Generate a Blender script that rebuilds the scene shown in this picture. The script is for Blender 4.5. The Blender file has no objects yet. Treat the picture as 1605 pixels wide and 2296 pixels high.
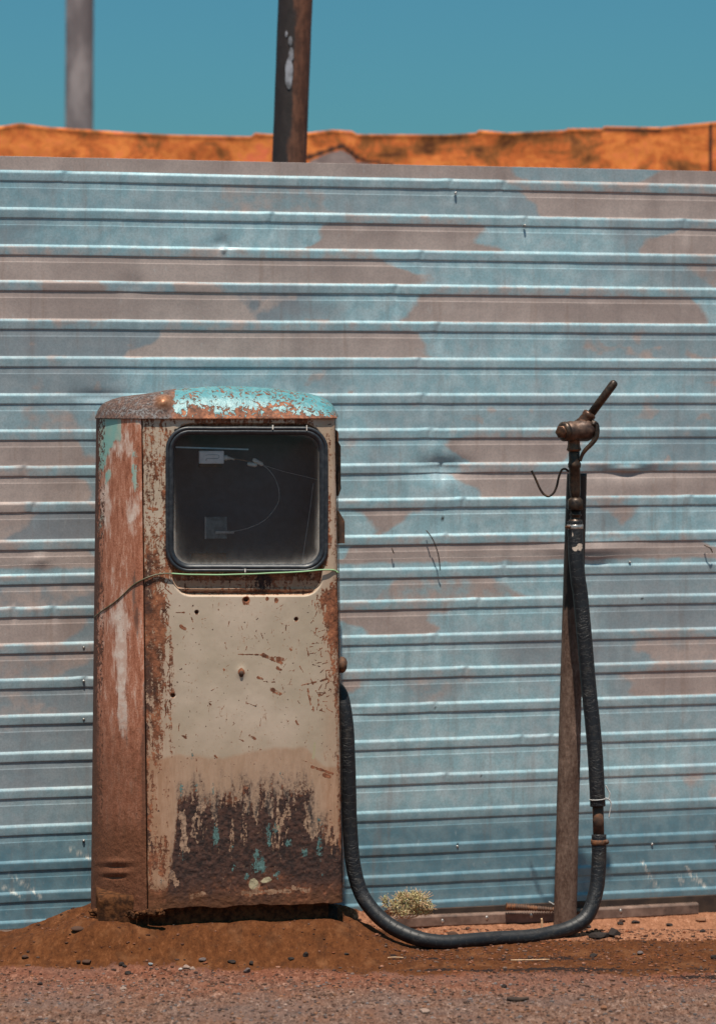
import bpy, math, random
import numpy as np
random.seed(7)
RNG = np.random.default_rng(11)
scene = bpy.context.scene
COL = scene.collection

# ------------------------------------------------------------------ survey
# F, XC, YH calibrate the camera; PT turns a measured bearing + a real distance into metres
F, XC, YH, H = 6266.0, 802.5, 875.0, 1.666
def PT(x, y, D):
    x = np.asarray(x, float); y = np.asarray(y, float); D = np.asarray(D, float)
    return np.stack(np.broadcast_arrays((x - XC) / F * D, D, H - (y - YH) / F * D), -1)
def sm(a, b, x):
    t = np.clip((x - a) / (b - a), 0, 1); return t * t * (3 - 2 * t)
def hsh(ix, iy, s):
    n = (ix.astype(np.int64) * 374761393 + iy.astype(np.int64) * 668265263 + s * 1442695041) & 0xFFFFFFFF
    n = ((n ^ (n >> 13)) * 1274126177) & 0xFFFFFFFF
    n = (n ^ (n >> 16)) & 0xFFFFFFFF
    return n / 4294967295.0
def vn(x, y, s=0):
    x, y = np.broadcast_arrays(np.asarray(x, float), np.asarray(y, float))
    ix = np.floor(x); iy = np.floor(y); fx = x - ix; fy = y - iy
    fx = fx * fx * (3 - 2 * fx); fy = fy * fy * (3 - 2 * fy)
    a = hsh(ix, iy, s); b = hsh(ix + 1, iy, s); c = hsh(ix, iy + 1, s); d = hsh(ix + 1, iy + 1, s)
    return (a + (b - a) * fx) * (1 - fy) + (c + (d - c) * fx) * fy
def fbm(x, y, s=0, o=4, r=.5):
    v = 0; a = 1; t = 0
    for i in range(o):
        v = v + a * vn(np.asarray(x) * 2 ** i + 17 * i, np.asarray(y) * 2 ** i + 31 * i, s + i); t += a; a *= r
    return v / t
def gauss(x, y, cx, cy, sx, sy):
    return np.exp(-((x - cx) / sx) ** 2 - ((y - cy) / sy) ** 2)
def seg(x, y, x0, y0, x1, y1):
    dx, dy = x1 - x0, y1 - y0; L = dx * dx + dy * dy + 1e-9
    t = np.clip(((x - x0) * dx + (y - y0) * dy) / L, 0, 1)
    return np.hypot(x - x0 - t * dx, y - y0 - t * dy)
def rr(x, y, x0, y0, x1, y1, r):
    cx, cy, hx, hy = (x0 + x1) / 2, (y0 + y1) / 2, (x1 - x0) / 2 - r, (y1 - y0) / 2 - r
    qx = np.abs(x - cx) - hx; qy = np.abs(y - cy) - hy
    return np.hypot(np.maximum(qx, 0), np.maximum(qy, 0)) + np.minimum(np.maximum(qx, qy), 0) - r

# ------------------------------------------------------------------ objects
def wloc(o):
    v = np.zeros(3)
    while o is not None:
        v += np.array(o.location); o = o.parent
    return v
def obj(name, V, Fc, m, parent=None, attrs=None, smooth=True, origin=None):
    V = np.asarray(V, float).reshape(-1, 3)
    o0 = wloc(parent) if parent is not None else (np.zeros(3) if origin is None else np.asarray(origin, float))
    me = bpy.data.meshes.new(name)
    me.from_pydata((V - o0).tolist(), [], [tuple(map(int, f)) for f in Fc])
    if smooth: me.polygons.foreach_set('use_smooth', [True] * len(me.polygons))
    for k, a in (attrs or {}).items():
        a = np.asarray(a, float)
        if a.ndim == 1:
            at = me.attributes.new(k, 'FLOAT', 'POINT'); at.data.foreach_set('value', a.astype(np.float32))
        else:
            if a.shape[1] == 3: a = np.concatenate([a, np.ones((len(a), 1))], 1)
            at = me.attributes.new(k, 'FLOAT_COLOR', 'POINT'); at.data.foreach_set('color', a.astype(np.float32).ravel())
    me.materials.append(m); me.update()
    o = bpy.data.objects.new(name, me); COL.objects.link(o)
    if parent is not None: o.parent = parent
    elif origin is not None: o.location = o0
    return o
def thing(name, label, cat, loc, group=None):
    o = bpy.data.objects.new(name, None); COL.objects.link(o)
    o.location = loc; o.empty_display_size = .1
    return tag(o, label, cat, group)
def tag(o, label, cat, group=None, kind=None):
    o['label'] = label; o['category'] = cat
    if group: o['group'] = group
    if kind: o['kind'] = kind
    return o
def grid(nr, nc, keep=None, flip=False):
    i = np.arange(nr - 1)[:, None] * nc + np.arange(nc - 1)[None, :]
    q = np.stack([i, i + 1, i + nc + 1, i + nc], -1)
    if keep is not None: q = q[keep]
    q = q.reshape(-1, 4)
    return q[:, ::-1] if flip else q
class MB:
    def __init__(s): s.V = []; s.F = []; s.n = 0
    def add(s, V, Fc):
        V = np.asarray(V, float).reshape(-1, 3); s.V.append(V)
        s.F += [tuple(int(k) + s.n for k in f) for f in Fc]; s.n += len(V); return s
    def out(s): return np.concatenate(s.V), s.F
def boxm(c, h, ax=None, bev=0):
    """box with chamfered long edges; c centre, h half sizes, ax 3 axes"""
    ax = np.eye(3) if ax is None else np.asarray(ax, float)
    b = bev
    prof = [(-1, -1), (1, -1), (1, 1), (-1, 1)]
    pts = []
    for (sx, sy) in prof:
        if b:
            first = (sx * (h[0]), sy * (h[1] - b)); second = (sx * (h[0] - b), sy * h[1])
            pts += [first, second] if sx * sy > 0 else [second, first]
        else: pts.append((sx * h[0], sy * h[1]))
    n = len(pts); V = []
    levels = [(-h[2], b), (-h[2] + b, 0), (h[2] - b, 0), (h[2], b)] if b else [(-h[2], 0), (h[2], 0)]
    for z, ins in levels:
        for (x, y) in pts:
            V.append((x - math.copysign(ins, x), y - math.copysign(ins, y), z))
    Fc = []
    for l in range(len(levels) - 1):
        for k in range(n): Fc.append((l * n + k, l * n + (k + 1) % n, (l + 1) * n + (k + 1) % n, (l + 1) * n + k))
    Fc.append(tuple(range(n))[::-1]); Fc.append(tuple((len(levels) - 1) * n + k for k in range(n)))
    return np.asarray(V) @ ax + np.asarray(c, float), Fc
def spline(P, n):
    P = np.asarray(P, float); Q = np.vstack([2 * P[0] - P[1], P, 2 * P[-1] - P[-2]]); out = []
    for i in range(len(P) - 1):
        a, b, c, d = Q[i:i + 4]
        for t in np.linspace(0, 1, n, endpoint=False):
            out.append(.5 * (2 * b + (c - a) * t + (2 * a - 5 * b + 4 * c - d) * t * t + (3 * b - a - 3 * c + d) * t ** 3))
    out.append(P[-1]); return np.array(out)
def tube(P, r, n=12, sub=8, cap=True, wob=0, seed=0):
    C = spline(P, sub) if sub else np.asarray(P, float)
    r = np.interp(np.linspace(0, 1, len(C)), np.linspace(0, 1, len(r)), r) if np.ndim(r) else np.full(len(C), r)
    T = np.gradient(C, axis=0); T /= np.linalg.norm(T, axis=1)[:, None]
    up = np.array([0, 1., 0]) if abs(T[0][1]) < .9 else np.array([1., 0, 0])
    A = np.cross(T[0], up); A /= np.linalg.norm(A); V = []; arc = []
    s = np.concatenate([[0], np.cumsum(np.linalg.norm(np.diff(C, axis=0), axis=1))])
    th = np.arange(n) * 2 * np.pi / n
    for i in range(len(C)):
        A = A - T[i] * A.dot(T[i]); A /= np.linalg.norm(A); B = np.cross(T[i], A)
        rad = r[i] * (1 + wob * (fbm(s[i] * 60 + th * 0, np.cos(th) * 2 + 5, seed, 3) - .5))
        V.append(C[i] + rad[:, None] * (np.cos(th)[:, None] * A + np.sin(th)[:, None] * B)); arc += [s[i]] * n
    V = np.concatenate(V); Fc = []
    for i in range(len(C) - 1):
        for k in range(n): Fc.append((i * n + k, i * n + (k + 1) % n, (i + 1) * n + (k + 1) % n, (i + 1) * n + k))
    if cap: Fc.append(tuple(range(n))[::-1]); Fc.append(tuple((len(C) - 1) * n + k for k in range(n)))
    return V, Fc, np.array(arc)
def lathe(p0, p1, prof, n=24):
    """prof: (t along p0-p1 in 0..1, radius m)"""
    p0 = np.asarray(p0, float); p1 = np.asarray(p1, float); d = p1 - p0; T = d / np.linalg.norm(d)
    up = np.array([0, 1., 0]) if abs(T[1]) < .9 else np.array([1., 0, 0])
    A = np.cross(T, up); A /= np.linalg.norm(A); B = np.cross(T, A)
    th = np.arange(n) * 2 * np.pi / n + (math.pi / 6 if n == 6 else 0)
    V = [p0 + d * t + r * (np.cos(th)[:, None] * A + np.sin(th)[:, None] * B) for t, r in prof]
    Fc = []
    for i in range(len(prof) - 1):
        for k in range(n): Fc.append((i * n + k, i * n + (k + 1) % n, (i + 1) * n + (k + 1) % n, (i + 1) * n + k))
    Fc.append(tuple(range(n))[::-1]); Fc.append(tuple((len(prof) - 1) * n + k for k in range(n)))
    return np.concatenate(V), Fc

# ------------------------------------------------------------------ materials
class M:
    def __init__(s, name):
        s.m = bpy.data.materials.new(name); s.m.use_nodes = True; s.t = s.m.node_tree
        s.t.nodes.clear(); s.out = s.t.nodes.new('ShaderNodeOutputMaterial'); s.co = None
    def N(s, ty, **k):
        n = s.t.nodes.new(ty)
        for a, b in k.items(): setattr(n, a, b)
        return n
    def put(s, sock, v):
        if isinstance(v, bpy.types.NodeSocket): s.t.links.new(v, sock)
        elif v is not None:
            if hasattr(sock.default_value, '__len__') and not hasattr(v, '__len__'): v = (v,) * len(sock.default_value)
            if hasattr(v, '__len__') and len(v) == 3 and len(sock.default_value) == 4: v = tuple(v) + (1,)
            sock.default_value = v
    def vec(s, sc=(1, 1, 1)):
        if s.co is None: s.co = s.N('ShaderNodeTexCoord').outputs['Object']
        if sc == (1, 1, 1): return s.co
        mp = s.N('ShaderNodeMapping'); s.put(mp.inputs['Vector'], s.co); mp.inputs['Scale'].default_value = sc
        return mp.outputs[0]
    def noise(s, scale, det=4, ro=.55, st=(1, 1, 1), dist=0):
        n = s.N('ShaderNodeTexNoise'); s.put(n.inputs['Vector'], s.vec(st))
        n.inputs['Scale'].default_value = scale; n.inputs['Detail'].default_value = det
        n.inputs['Roughness'].default_value = ro; n.inputs['Distortion'].default_value = dist
        return n.outputs['Fac']
    def vor(s, scale, st=(1, 1, 1), feat='F1', outp='Distance'):
        n = s.N('ShaderNodeTexVoronoi', feature=feat); s.put(n.inputs['Vector'], s.vec(st)); n.inputs['Scale'].default_value = scale
        return n.outputs[outp]
    def ma(s, op, a, b=None, c=None):
        n = s.N('ShaderNodeMath', operation=op); s.put(n.inputs[0], a)
        if b is not None: s.put(n.inputs[1], b)
        if c is not None: s.put(n.inputs[2], c)
        return n.outputs[0]
    def ss(s, x, a, b, lo=0, hi=1):
        n = s.N('ShaderNodeMapRange', interpolation_type='SMOOTHSTEP'); s.put(n.inputs[0], x)
        for i, v in enumerate((a, b, lo, hi)): n.inputs[i + 1].default_value = v
        return n.outputs[0]
    def mix(s, f, a, b, bt='MIX'):
        n = s.N('ShaderNodeMix', data_type='RGBA', blend_type=bt)
        s.put(n.inputs[0], f); s.put(n.inputs[6], a); s.put(n.inputs[7], b); return n.outputs[2]
    def attr(s, name, o='Fac'):
        return s.N('ShaderNodeAttribute', attribute_name=name).outputs[o]
    def sep(s, c):
        n = s.N('ShaderNodeSeparateColor'); s.put(n.inputs[0], c); return n.outputs[0], n.outputs[1], n.outputs[2]
    def ramp(s, f, st):
        n = s.N('ShaderNodeValToRGB'); s.put(n.inputs[0], f); e = n.color_ramp.elements
        while len(e) < len(st): e.new(.5)
        for k, (p, c) in enumerate(st): e[k].position = p; e[k].color = tuple(c) + (1,)
        return n.outputs[0]
    def bump(s, h, d=.002, st=1., nrm=None):
        n = s.N('ShaderNodeBump'); s.put(n.inputs['Height'], h); n.inputs['Distance'].default_value = d; n.inputs['Strength'].default_value = st
        if nrm is not None: s.put(n.inputs['Normal'], nrm)
        return n.outputs[0]
    def bsdf(s, col, rough=.7, metal=0, nrm=None, spec=None):
        b = s.N('ShaderNodeBsdfPrincipled'); s.put(b.inputs['Base Color'], col); s.put(b.inputs['Roughness'], rough)
        s.put(b.inputs['Metallic'], metal)
        if nrm is not None: s.put(b.inputs['Normal'], nrm)
        if spec is not None: s.put(b.inputs['Specular IOR Level'], spec)
        s.t.links.new(b.outputs[0], s.out.inputs[0]); return s.m
def noisy(name, a, b, scale=40, rough=.75, metal=0, bd=.001, st=(1, 1, 1), lo=.35, hi=.65, spec=None, det=6):
    k = M(name); n = k.noise(scale, det, .6, st)
    c = k.mix(k.ss(n, lo, hi), a, b)
    return k.bsdf(c, rough, metal, k.bump(n, bd), spec)

RUST_D = (.045, .020, .014); RUST_M = (.13, .048, .024); RUST_O = (.33, .11, .045)
def rustcol(k, sc=1.0):
    n = k.noise(55 * sc, 8, .65); n2 = k.noise(14 * sc, 4, .6)
    return k.ramp(k.ma('ADD', k.ma('MULTIPLY', n, .6), k.ma('MULTIPLY', n2, .4)),
                  [(.36, RUST_D), (.46, RUST_M), (.54, (.25, .09, .045)), (.63, (.42, .165, .08))])

def mat_front():
    k = M('weathered_cream_paint')
    A = k.attr('wa', 'Color'); rust, dark, dirt = k.sep(A)
    Bc = k.attr('wb', 'Color'); teal, cream, soil = k.sep(Bc)
    nf = k.noise(125, 6, .75); nm = k.noise(70, 6, .62); nv = k.noise(85, 7, .7, (1, 1, .2)); nL = k.noise(5, 3, .5)
    paint = k.mix(k.ss(nL, .35, .65), (.42, .34, .255), (.53, .425, .335))
    paint = k.mix(k.ma('MULTIPLY', k.ss(nm, .5, .75), .25), paint, (.36, .27, .19))
    paint = k.mix(dirt, paint, k.mix(k.ss(nv, .35, .65), (.36, .205, .125), (.44, .27, .18)))
    # rust threshold
    r = k.ma('ADD', rust, k.ma('MULTIPLY', k.ma('SUBTRACT', nf, .5), 1.5))
    r = k.ma('ADD', r, k.ma('MULTIPLY', k.ma('SUBTRACT', nv, .5), 1.7))
    rm = k.ss(r, .47, .53)
    halo = k.ss(r, .30, .50)
    paint = k.mix(k.ma('MULTIPLY', halo, .45), paint, (.36, .17, .09))
    rc = rustcol(k)
    d2 = k.ss(k.ma('ADD', dark, k.ma('MULTIPLY', k.ma('SUBTRACT', nm, .5), .6)), .35, .65)
    rc = k.mix(d2, rc, k.mix(k.ss(nm, .35, .65), (.024, .015, .014), (.088, .042, .031)))
    smr = k.ma('MULTIPLY', k.attr('smr'), k.ss(k.ma('ADD', k.ma('MULTIPLY', nf, .5), k.ma('MULTIPLY', nv, .5)), .40, .58))
    paint = k.mix(k.ma('MULTIPLY', smr, .85), paint, (.055, .042, .038))
    c = k.mix(rm, paint, rc)
    # sparse pinholes
    sp = k.ss(k.noise(105, 2, .5), .715, .735); c = k.mix(sp, c, (.07, .03, .02))
    t = k.ss(k.ma('ADD', teal, k.ma('ADD', k.ma('MULTIPLY', k.ma('SUBTRACT', nf, .5), 1.6), k.ma('MULTIPLY', k.ma('SUBTRACT', nv, .5), 1.6))), .46, .6)
    c = k.mix(k.ma('MULTIPLY', t, .85), c, k.mix(k.ss(nf, .4, .6), (.06, .13, .125), (.12, .24, .23)))
    cr = k.ss(k.ma('ADD', cream, k.ma('MULTIPLY', k.ma('SUBTRACT', nm, .5), .8)), .48, .56)
    c = k.mix(cr, c, (.40, .34, .22))
    c = k.mix(k.ss(k.ma('ADD', soil, k.ma('MULTIPLY', k.ma('SUBTRACT', nm, .5), .7)), .3, .8, 0, .85), c, (.12, .045, .016))
    h = k.ma('ADD', k.ma('MULTIPLY', rm, -.5), k.ma('MULTIPLY', k.ma('MULTIPLY', nm, rm), 1.6))
    h = k.ma('ADD', h, k.ma('MULTIPLY', t, .5))
    h = k.ma('ADD', h, k.ma('MULTIPLY', nf, .12))
    return k.bsdf(c, k.ss(rm, 0, 1, .5, .85), 0, k.bump(h, .0016, .9), .35)
def mat_cap():
    k = M('chipped_turquoise_paint')
    rust, dark, bare = k.sep(k.attr('wa', 'Color'))
    nf = k.noise(170, 5, .6, (1, 1, .8)); nm = k.noise(55, 5, .6); nd = k.noise(48, 6, .66, (1.1, 1, .8), 1.4)
    paint = k.mix(k.ss(nm, .35, .68), (.055, .215, .25), (.115, .30, .33))
    r = k.ma('ADD', rust, k.ma('MULTIPLY', k.ma('SUBTRACT', nd, .5), 2.1))
    rm = k.ss(r, .46, .52)
    rc = rustcol(k, 1.3); rc = k.mix(k.ma('MULTIPLY', dark, .95), rc, k.mix(k.ss(nf, .42, .58), (.03, .022, .022), k.mix(k.ss(nm, .45, .6), (.12, .075, .062), (.15, .165, .175))))
    c = k.mix(k.ma('MULTIPLY', k.ss(r, .33, .47), .35), paint, (.2, .22, .18))
    c = k.mix(rm, c, rc); c = k.mix(bare, c, k.mix(k.ss(nm, .4, .6), (.26, .11, .055), (.42, .20, .11)))
    h = k.ma('ADD', k.ma('MULTIPLY', rm, -.6), k.ma('MULTIPLY', nf, .5)); h = k.ma('MULTIPLY', h, k.ma('SUBTRACT', 1.0, bare))
    rough = k.ma('SUBTRACT', k.ss(rm, 0, 1, .42, .8), k.ma('MULTIPLY', bare, .3))
    return k.bsdf(c, rough, k.ma('MULTIPLY', bare, .5), k.bump(h, .0022, 1.), .5)
def mat_side():
    k = M('rusted_side_paint')
    rust, dark, pale = k.sep(k.attr('wa', 'Color')); teal, cream, soil = k.sep(k.attr('wb', 'Color'))
    nf = k.noise(220, 5, .62); nm = k.noise(45, 6, .6); nv = k.noise(52, 8, .72, (1, 1, .28)); nL = k.noise(12, 4, .6, (1, 1, .5))
    rc = k.ramp(k.ma('ADD', k.ma('MULTIPLY', nv, .65), k.ma('MULTIPLY', nf, .35)),
                [(.33, (.13, .043, .026)), (.43, (.33, .115, .062)), (.53, (.47, .19, .115)), (.64, (.60, .34, .24))])
    c = rc
    p = k.ss(k.ma('ADD', pale, k.ma('MULTIPLY', k.ma('SUBTRACT', nv, .5), 1.6)), .38, .72)
    c = k.mix(p, c, k.mix(k.ss(nm, .4, .62), (.60, .40, .32), (.72, .58, .50)))
    t = k.ss(k.ma('ADD', teal, k.ma('ADD', k.ma('MULTIPLY', k.ma('SUBTRACT', nm, .5), 1.0), k.ma('MULTIPLY', k.ma('SUBTRACT', nv, .5), 1.0))), .42, .6)
    c = k.mix(t, c, k.mix(k.ss(nL, .4, .6), (.24, .46, .41), (.40, .46, .38)))
    d = k.ss(k.ma('ADD', dark, k.ma('MULTIPLY', k.ma('SUBTRACT', nv, .5), 1.5)), .42, .66)
    c = k.mix(k.ma('MULTIPLY', d, .8), c, k.mix(nm, (.07, .032, .022), (.12, .06, .045)))
    r = k.ss(k.ma('ADD', rust, k.ma('MULTIPLY', k.ma('SUBTRACT', k.noise(90, 6, .7), .5), 2.0)), .5, .56)
    c = k.mix(r, c, (.10, .04, .025))
    c = k.mix(k.ss(k.ma('ADD', soil, k.ma('MULTIPLY', k.ma('SUBTRACT', nm, .5), .5)), .2, .95, 0, .95), c,
              k.mix(k.ss(nf, .35, .65), (.105, .038, .016), (.185, .068, .032)))
    h = k.ma('ADD', k.ma('MULTIPLY', nf, .4), k.ma('ADD', k.ma('MULTIPLY', t, .25), k.ma('MULTIPLY', k.ma('MULTIPLY', nm, soil), 1.8)))
    return k.bsdf(c, .68, 0, k.bump(h, .0018, .9), .35)
def mat_zinc():
    k = M('galvanised_sheet')
    brown, deep, mauve = k.sep(k.attr('wa', 'Color')); holes, scr, _ = k.sep(k.attr('wb', 'Color'))  # masks paint brown ground and blue sky reflections into the sheet colour
    nL = k.noise(6, 4, .55); nm = k.noise(24, 5, .55); nf = k.noise(150, 5, .8); ns = k.noise(90, 4, .6, (1, 1, .35))
    zinc = k.mix(k.ss(nm, .35, .68), (.32, .51, .575), (.47, .62, .67))
    zinc = k.mix(k.ma('MULTIPLY', k.ss(nL, .45, .7), .35), zinc, (.27, .30, .345))
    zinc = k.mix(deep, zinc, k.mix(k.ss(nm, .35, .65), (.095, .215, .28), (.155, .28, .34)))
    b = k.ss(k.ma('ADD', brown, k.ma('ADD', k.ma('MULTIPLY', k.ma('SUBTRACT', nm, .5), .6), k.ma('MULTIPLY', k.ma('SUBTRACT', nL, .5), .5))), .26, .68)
    dust_or_reflection = k.mix(k.ss(nL, .35, .65), (.365, .29, .268), (.47, .38, .35))  # ground reflection tone, painted over the zinc
    c = k.mix(k.ma('MULTIPLY', mauve, .75), zinc, (.23, .215, .235)); c = k.mix(b, c, dust_or_reflection)
    c = k.mix(k.ma('MULTIPLY', k.ss(nf, .38, .66), .30), c, (.13, .135, .14))
    c = k.mix(k.ma('MULTIPLY', k.ss(ns, .62, .75), .25), c, (.5, .55, .56))
    c = k.mix(k.ma('MULTIPLY', scr, k.ss(k.noise(120, 3, .6, (1, 1, .3)), .4, .6)), c, (.62, .64, .6))
    c = k.mix(k.ma('MULTIPLY', k.ss(k.noise(22, 5, .6, (1, 1, .08)), .5, .68), .16), c, (.17, .15, .15)); c = k.mix(k.ma('MULTIPLY', k.ss(k.noise(34, 4, .6, (1, 1, .1)), .56, .70), .2), c, (.22, .13, .09)); c = k.mix(holes, c, (.03, .022, .02))
    h = k.ma('ADD', k.ma('MULTIPLY', nf, .12), k.ma('MULTIPLY', nm, .5))
    return k.bsdf(c, k.ss(b, 0, 1, .50, .56), k.ss(b, 0, 1, .20, .1), k.bump(h, .0009, .6), .4)
def mat_ground():
    k = M('rust_red_soil')
    soil, sand, oil_dark = k.sep(k.attr('wa', 'Color'))
    n1 = k.noise(170, 6, .8, (1, .3, 1)); n2 = k.noise(60, 7, .72, (1, .25, 1)); n3 = k.noise(9, 4, .6); n4 = k.noise(3, 2, .5)
    grav = k.ramp(k.ma('ADD', k.ma('MULTIPLY', n1, .55), k.ma('MULTIPLY', n2, .45)),
                  [(.38, (.018, .009, .007)), (.45, (.080, .041, .029)), (.51, (.155, .088, .064)), (.57, (.24, .15, .115)), (.63, (.44, .33, .27))])
    grav = k.mix(k.ss(n3, .42, .62, 0, .5), grav, (.17, .078, .048)); grav = k.mix(k.ss(n4, .45, .62, 0, .35), grav, (.13, .10, .095))
    grav = k.mix(k.ma('MULTIPLY', k.attr('warm'), .75), grav, k.mix(1.0, grav, (1.1, .70, .54), 'MULTIPLY'))
    so = k.ramp(k.ma('ADD', k.ma('MULTIPLY', n1, .4), k.ma('MULTIPLY', n2, .6)),
                [(.34, (.02, .007, .003)), (.43, (.072, .023, .007)), (.55, (.112, .038, .012)), (.66, (.20, .08, .034))])
    sa = k.ramp(k.ma('ADD', k.ma('MULTIPLY', n1, .5), k.ma('MULTIPLY', n2, .5)),
                [(.34, (.05, .02, .011)), (.43, (.19, .080, .042)), (.56, (.32, .145, .082)), (.66, (.46, .27, .19))])
    q = k.ma('MULTIPLY', k.ma('SUBTRACT', n2, .5), 1.9)
    so = k.mix(k.ss(k.noise(22, 5, .65, (1, .5, 1)), .48, .66, 0, .55), so, (.045, .017, .007)); so = k.mix(k.ss(k.noise(13, 5, .65, (1, .5, 1)), .52, .68, 0, .45), so, (.19, .082, .036))
    c = k.mix(k.ss(k.ma('ADD', soil, q), .35, .65), grav, so)
    c = k.mix(k.ss(k.ma('ADD', sand, q), .35, .65), c, sa)
    c = k.mix(k.ss(k.ma('ADD', oil_dark, q), .4, .6), c, (.02, .012, .011))
    h = k.ma('ADD', k.ma('MULTIPLY', n1, .5), n2)
    return k.bsdf(c, .95, 0, k.bump(h, .006, 1.), .15)
def mat_hose():
    k = M('cracked_black_rubber')
    w = k.attr('arc'); n = k.noise(70, 4, .6); x = k.attr('mk')
    vd = k.N('ShaderNodeTexVoronoi', feature='DISTANCE_TO_EDGE'); k.put(vd.inputs['Vector'], k.vec((1, 1, 2.2))); vd.inputs['Scale'].default_value = 42
    cr = k.ss(vd.outputs['Distance'], .0, .06)
    w2 = k.ma('SINE', k.ma('MULTIPLY', k.ma('ADD', w, k.ma('MULTIPLY', n, .05)), 260))
    rg = k.ss(w2, .86, 1)
    amt = k.ss(k.noise(8, 2, .5), .42, .62)
    c = k.mix(k.ss(k.noise(300, 4, .7), .45, .75), (.007, .008, .011), (.019, .019, .021))
    c = k.mix(k.ma('MULTIPLY', k.ss(k.noise(28, 5, .65), .52, .72), .4), c, (.075, .062, .052))
    m = k.ss(k.ma('ADD', x, k.ma('MULTIPLY', k.ma('SUBTRACT', k.noise(130, 3, .6), .5), .9)), .5, .56)
    c = k.mix(m, c, (.5, .40, .33))
    h = k.ma('ADD', k.ma('MULTIPLY', k.ma('MULTIPLY', cr, amt), .8), k.ma('MULTIPLY', rg, -.5))
    h = k.ma('ADD', h, k.ma('MULTIPLY', n, .3))
    return k.bsdf(c, .5, 0, k.bump(h, .0011, 1.), .42)
def mat_rustmetal(name, a, b, c3, sc=1., rough=.55, metal=.4, bd=.0008):
    k = M(name); n = k.noise(60 * sc, 7, .65); n2 = k.noise(18 * sc, 4, .6)
    c = k.ramp(k.ma('ADD', k.ma('MULTIPLY', n, .5), k.ma('MULTIPLY', n2, .5)), [(.36, a), (.5, b), (.66, c3)])
    return k.bsdf(c, k.ss(n, .3, .7, rough - .12, rough + .15), metal, k.bump(n, bd, .8))
def mat_post():
    k = M('rusty_post_iron'); tar = k.attr('tar')
    n = k.noise(160, 6, .7, (1, 1, .45)); n2 = k.noise(30, 5, .65, (1, 1, .3))
    c = k.ramp(k.ma('ADD', k.ma('MULTIPLY', n, .5), k.ma('MULTIPLY', n2, .5)),
               [(.33, (.05, .027, .02)), (.46, (.115, .068, .05)), (.56, (.175, .115, .088)), (.68, (.33, .21, .16))])
    t = k.ss(k.ma('ADD', tar, k.ma('MULTIPLY', k.ma('SUBTRACT', n2, .5), 1.2)), .4, .6)
    c = k.mix(t, c, k.mix(n, (.012, .011, .012), (.045, .03, .024)))
    return k.bsdf(c, k.ss(t, 0, 1, .85, .5), 0, k.bump(n, .0022, .9), .3)
def mat_fascia():
    k = M('rust_orange_roof_sheet'); n = k.noise(4.0, 7, .62, (1, 1, 1.8), .7); n2 = k.noise(18, 5, .65, (1, 1, .5))
    d = k.attr('dk')
    c = k.ramp(k.ma('ADD', k.ma('MULTIPLY', n, .72), k.ma('MULTIPLY', n2, .28)),
               [(.35, (.14, .045, .014)), (.43, (.36, .12, .03)), (.49, (.70, .17, .04)), (.55, (.88, .27, .06)), (.62, (.88, .20, .08))])
    c = k.mix(d, c, (.05, .025, .018))
    return k.bsdf(c, .8, 0, k.bump(n2, .01, .7), .3)
def mat_glass():
    k = M('dusty_window_glass'); dust_or_reflection = k.attr('dust_or_reflection')
    n = k.noise(60, 6, .7, (1, 1, .6)); sp = k.ss(k.noise(420, 2, .5), .72, .78)
    st = k.ss(k.noise(240, 3, .6, (1.3, 1, .25)), .70, .76)
    f = k.ma('MULTIPLY', dust_or_reflection, k.ss(n, .25, .7, .45, 1))
    f = k.ma('ADD', f, k.ma('MULTIPLY', k.ma('MAXIMUM', sp, st), .09)); f = k.ma('MINIMUM', k.ma('ADD', f, .006), .9)
    d = k.N('ShaderNodeBsdfDiffuse'); d.inputs[0].default_value = (.50, .46, .42, 1)
    t = k.N('ShaderNodeBsdfTransparent'); t.inputs[0].default_value = (.94, .97, 1, 1)
    g = k.N('ShaderNodeBsdfGlossy'); g.inputs['Roughness'].default_value = .06; g.inputs[0].default_value = (.9, .95, 1, 1)
    m1 = k.N('ShaderNodeMixShader'); fr = k.N('ShaderNodeFresnel'); fr.inputs[0].default_value = 1.45
    k.put(m1.inputs[0], fr.outputs[0]); k.put(m1.inputs[1], t.outputs[0]); k.put(m1.inputs[2], g.outputs[0])
    m2 = k.N('ShaderNodeMixShader'); k.put(m2.inputs[0], f); k.put(m2.inputs[1], m1.outputs[0]); k.put(m2.inputs[2], d.outputs[0])
    k.t.links.new(m2.outputs[0], k.out.inputs[0]); return k.m
def mat_pebble():
    k = M('pebble_stone'); c = k.attr('pc', 'Color'); n = k.noise(200, 4, .6)
    return k.bsdf(k.mix(k.ss(n, .3, .7, 0, .35), c, (.05, .035, .03)), .9, 0, k.bump(n, .001), .2)
def mat_wire():
    k = M('green_wire_sheath'); g = k.attr('gr'); n = k.noise(60, 3, .6)
    c = k.mix(k.ss(k.ma('ADD', g, k.ma('MULTIPLY', k.ma('SUBTRACT', n, .5), .6)), .4, .6), (.10, .09, .05), (.24, .42, .22))
    return k.bsdf(c, .55)
MF, MC, MS, MZ, MG, MH = mat_front(), mat_cap(), mat_side(), mat_zinc(), mat_ground(), mat_hose()
M_INNER = noisy('grimy_dark_lining', (.018, .036, .052), (.032, .056, .078), 30, .5)
M_GASK = noisy('black_gasket_rubber', (.016, .02, .027), (.045, .05, .058), 70, .42, bd=.0005, lo=.4, hi=.75)
M_BRASS = mat_rustmetal('oxidised_brass', (.045, .024, .016), (.115, .055, .032), (.27, .115, .05), 1.2, .42, .55)
M_BRONZE = mat_rustmetal('dark_worn_bronze', (.03, .018, .014), (.075, .045, .034), (.17, .10, .07), 1.0, .45, .45)
M_DARKIRON = mat_rustmetal('greasy_dark_iron', (.018, .013, .011), (.05, .033, .024), (.12, .065, .035), 1.5, .42, .5)
M_RPIPE = mat_rustmetal('rusted_pipe_iron', (.035, .02, .014), (.09, .045, .027), (.30, .115, .04), 1., .7, .1)
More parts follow.
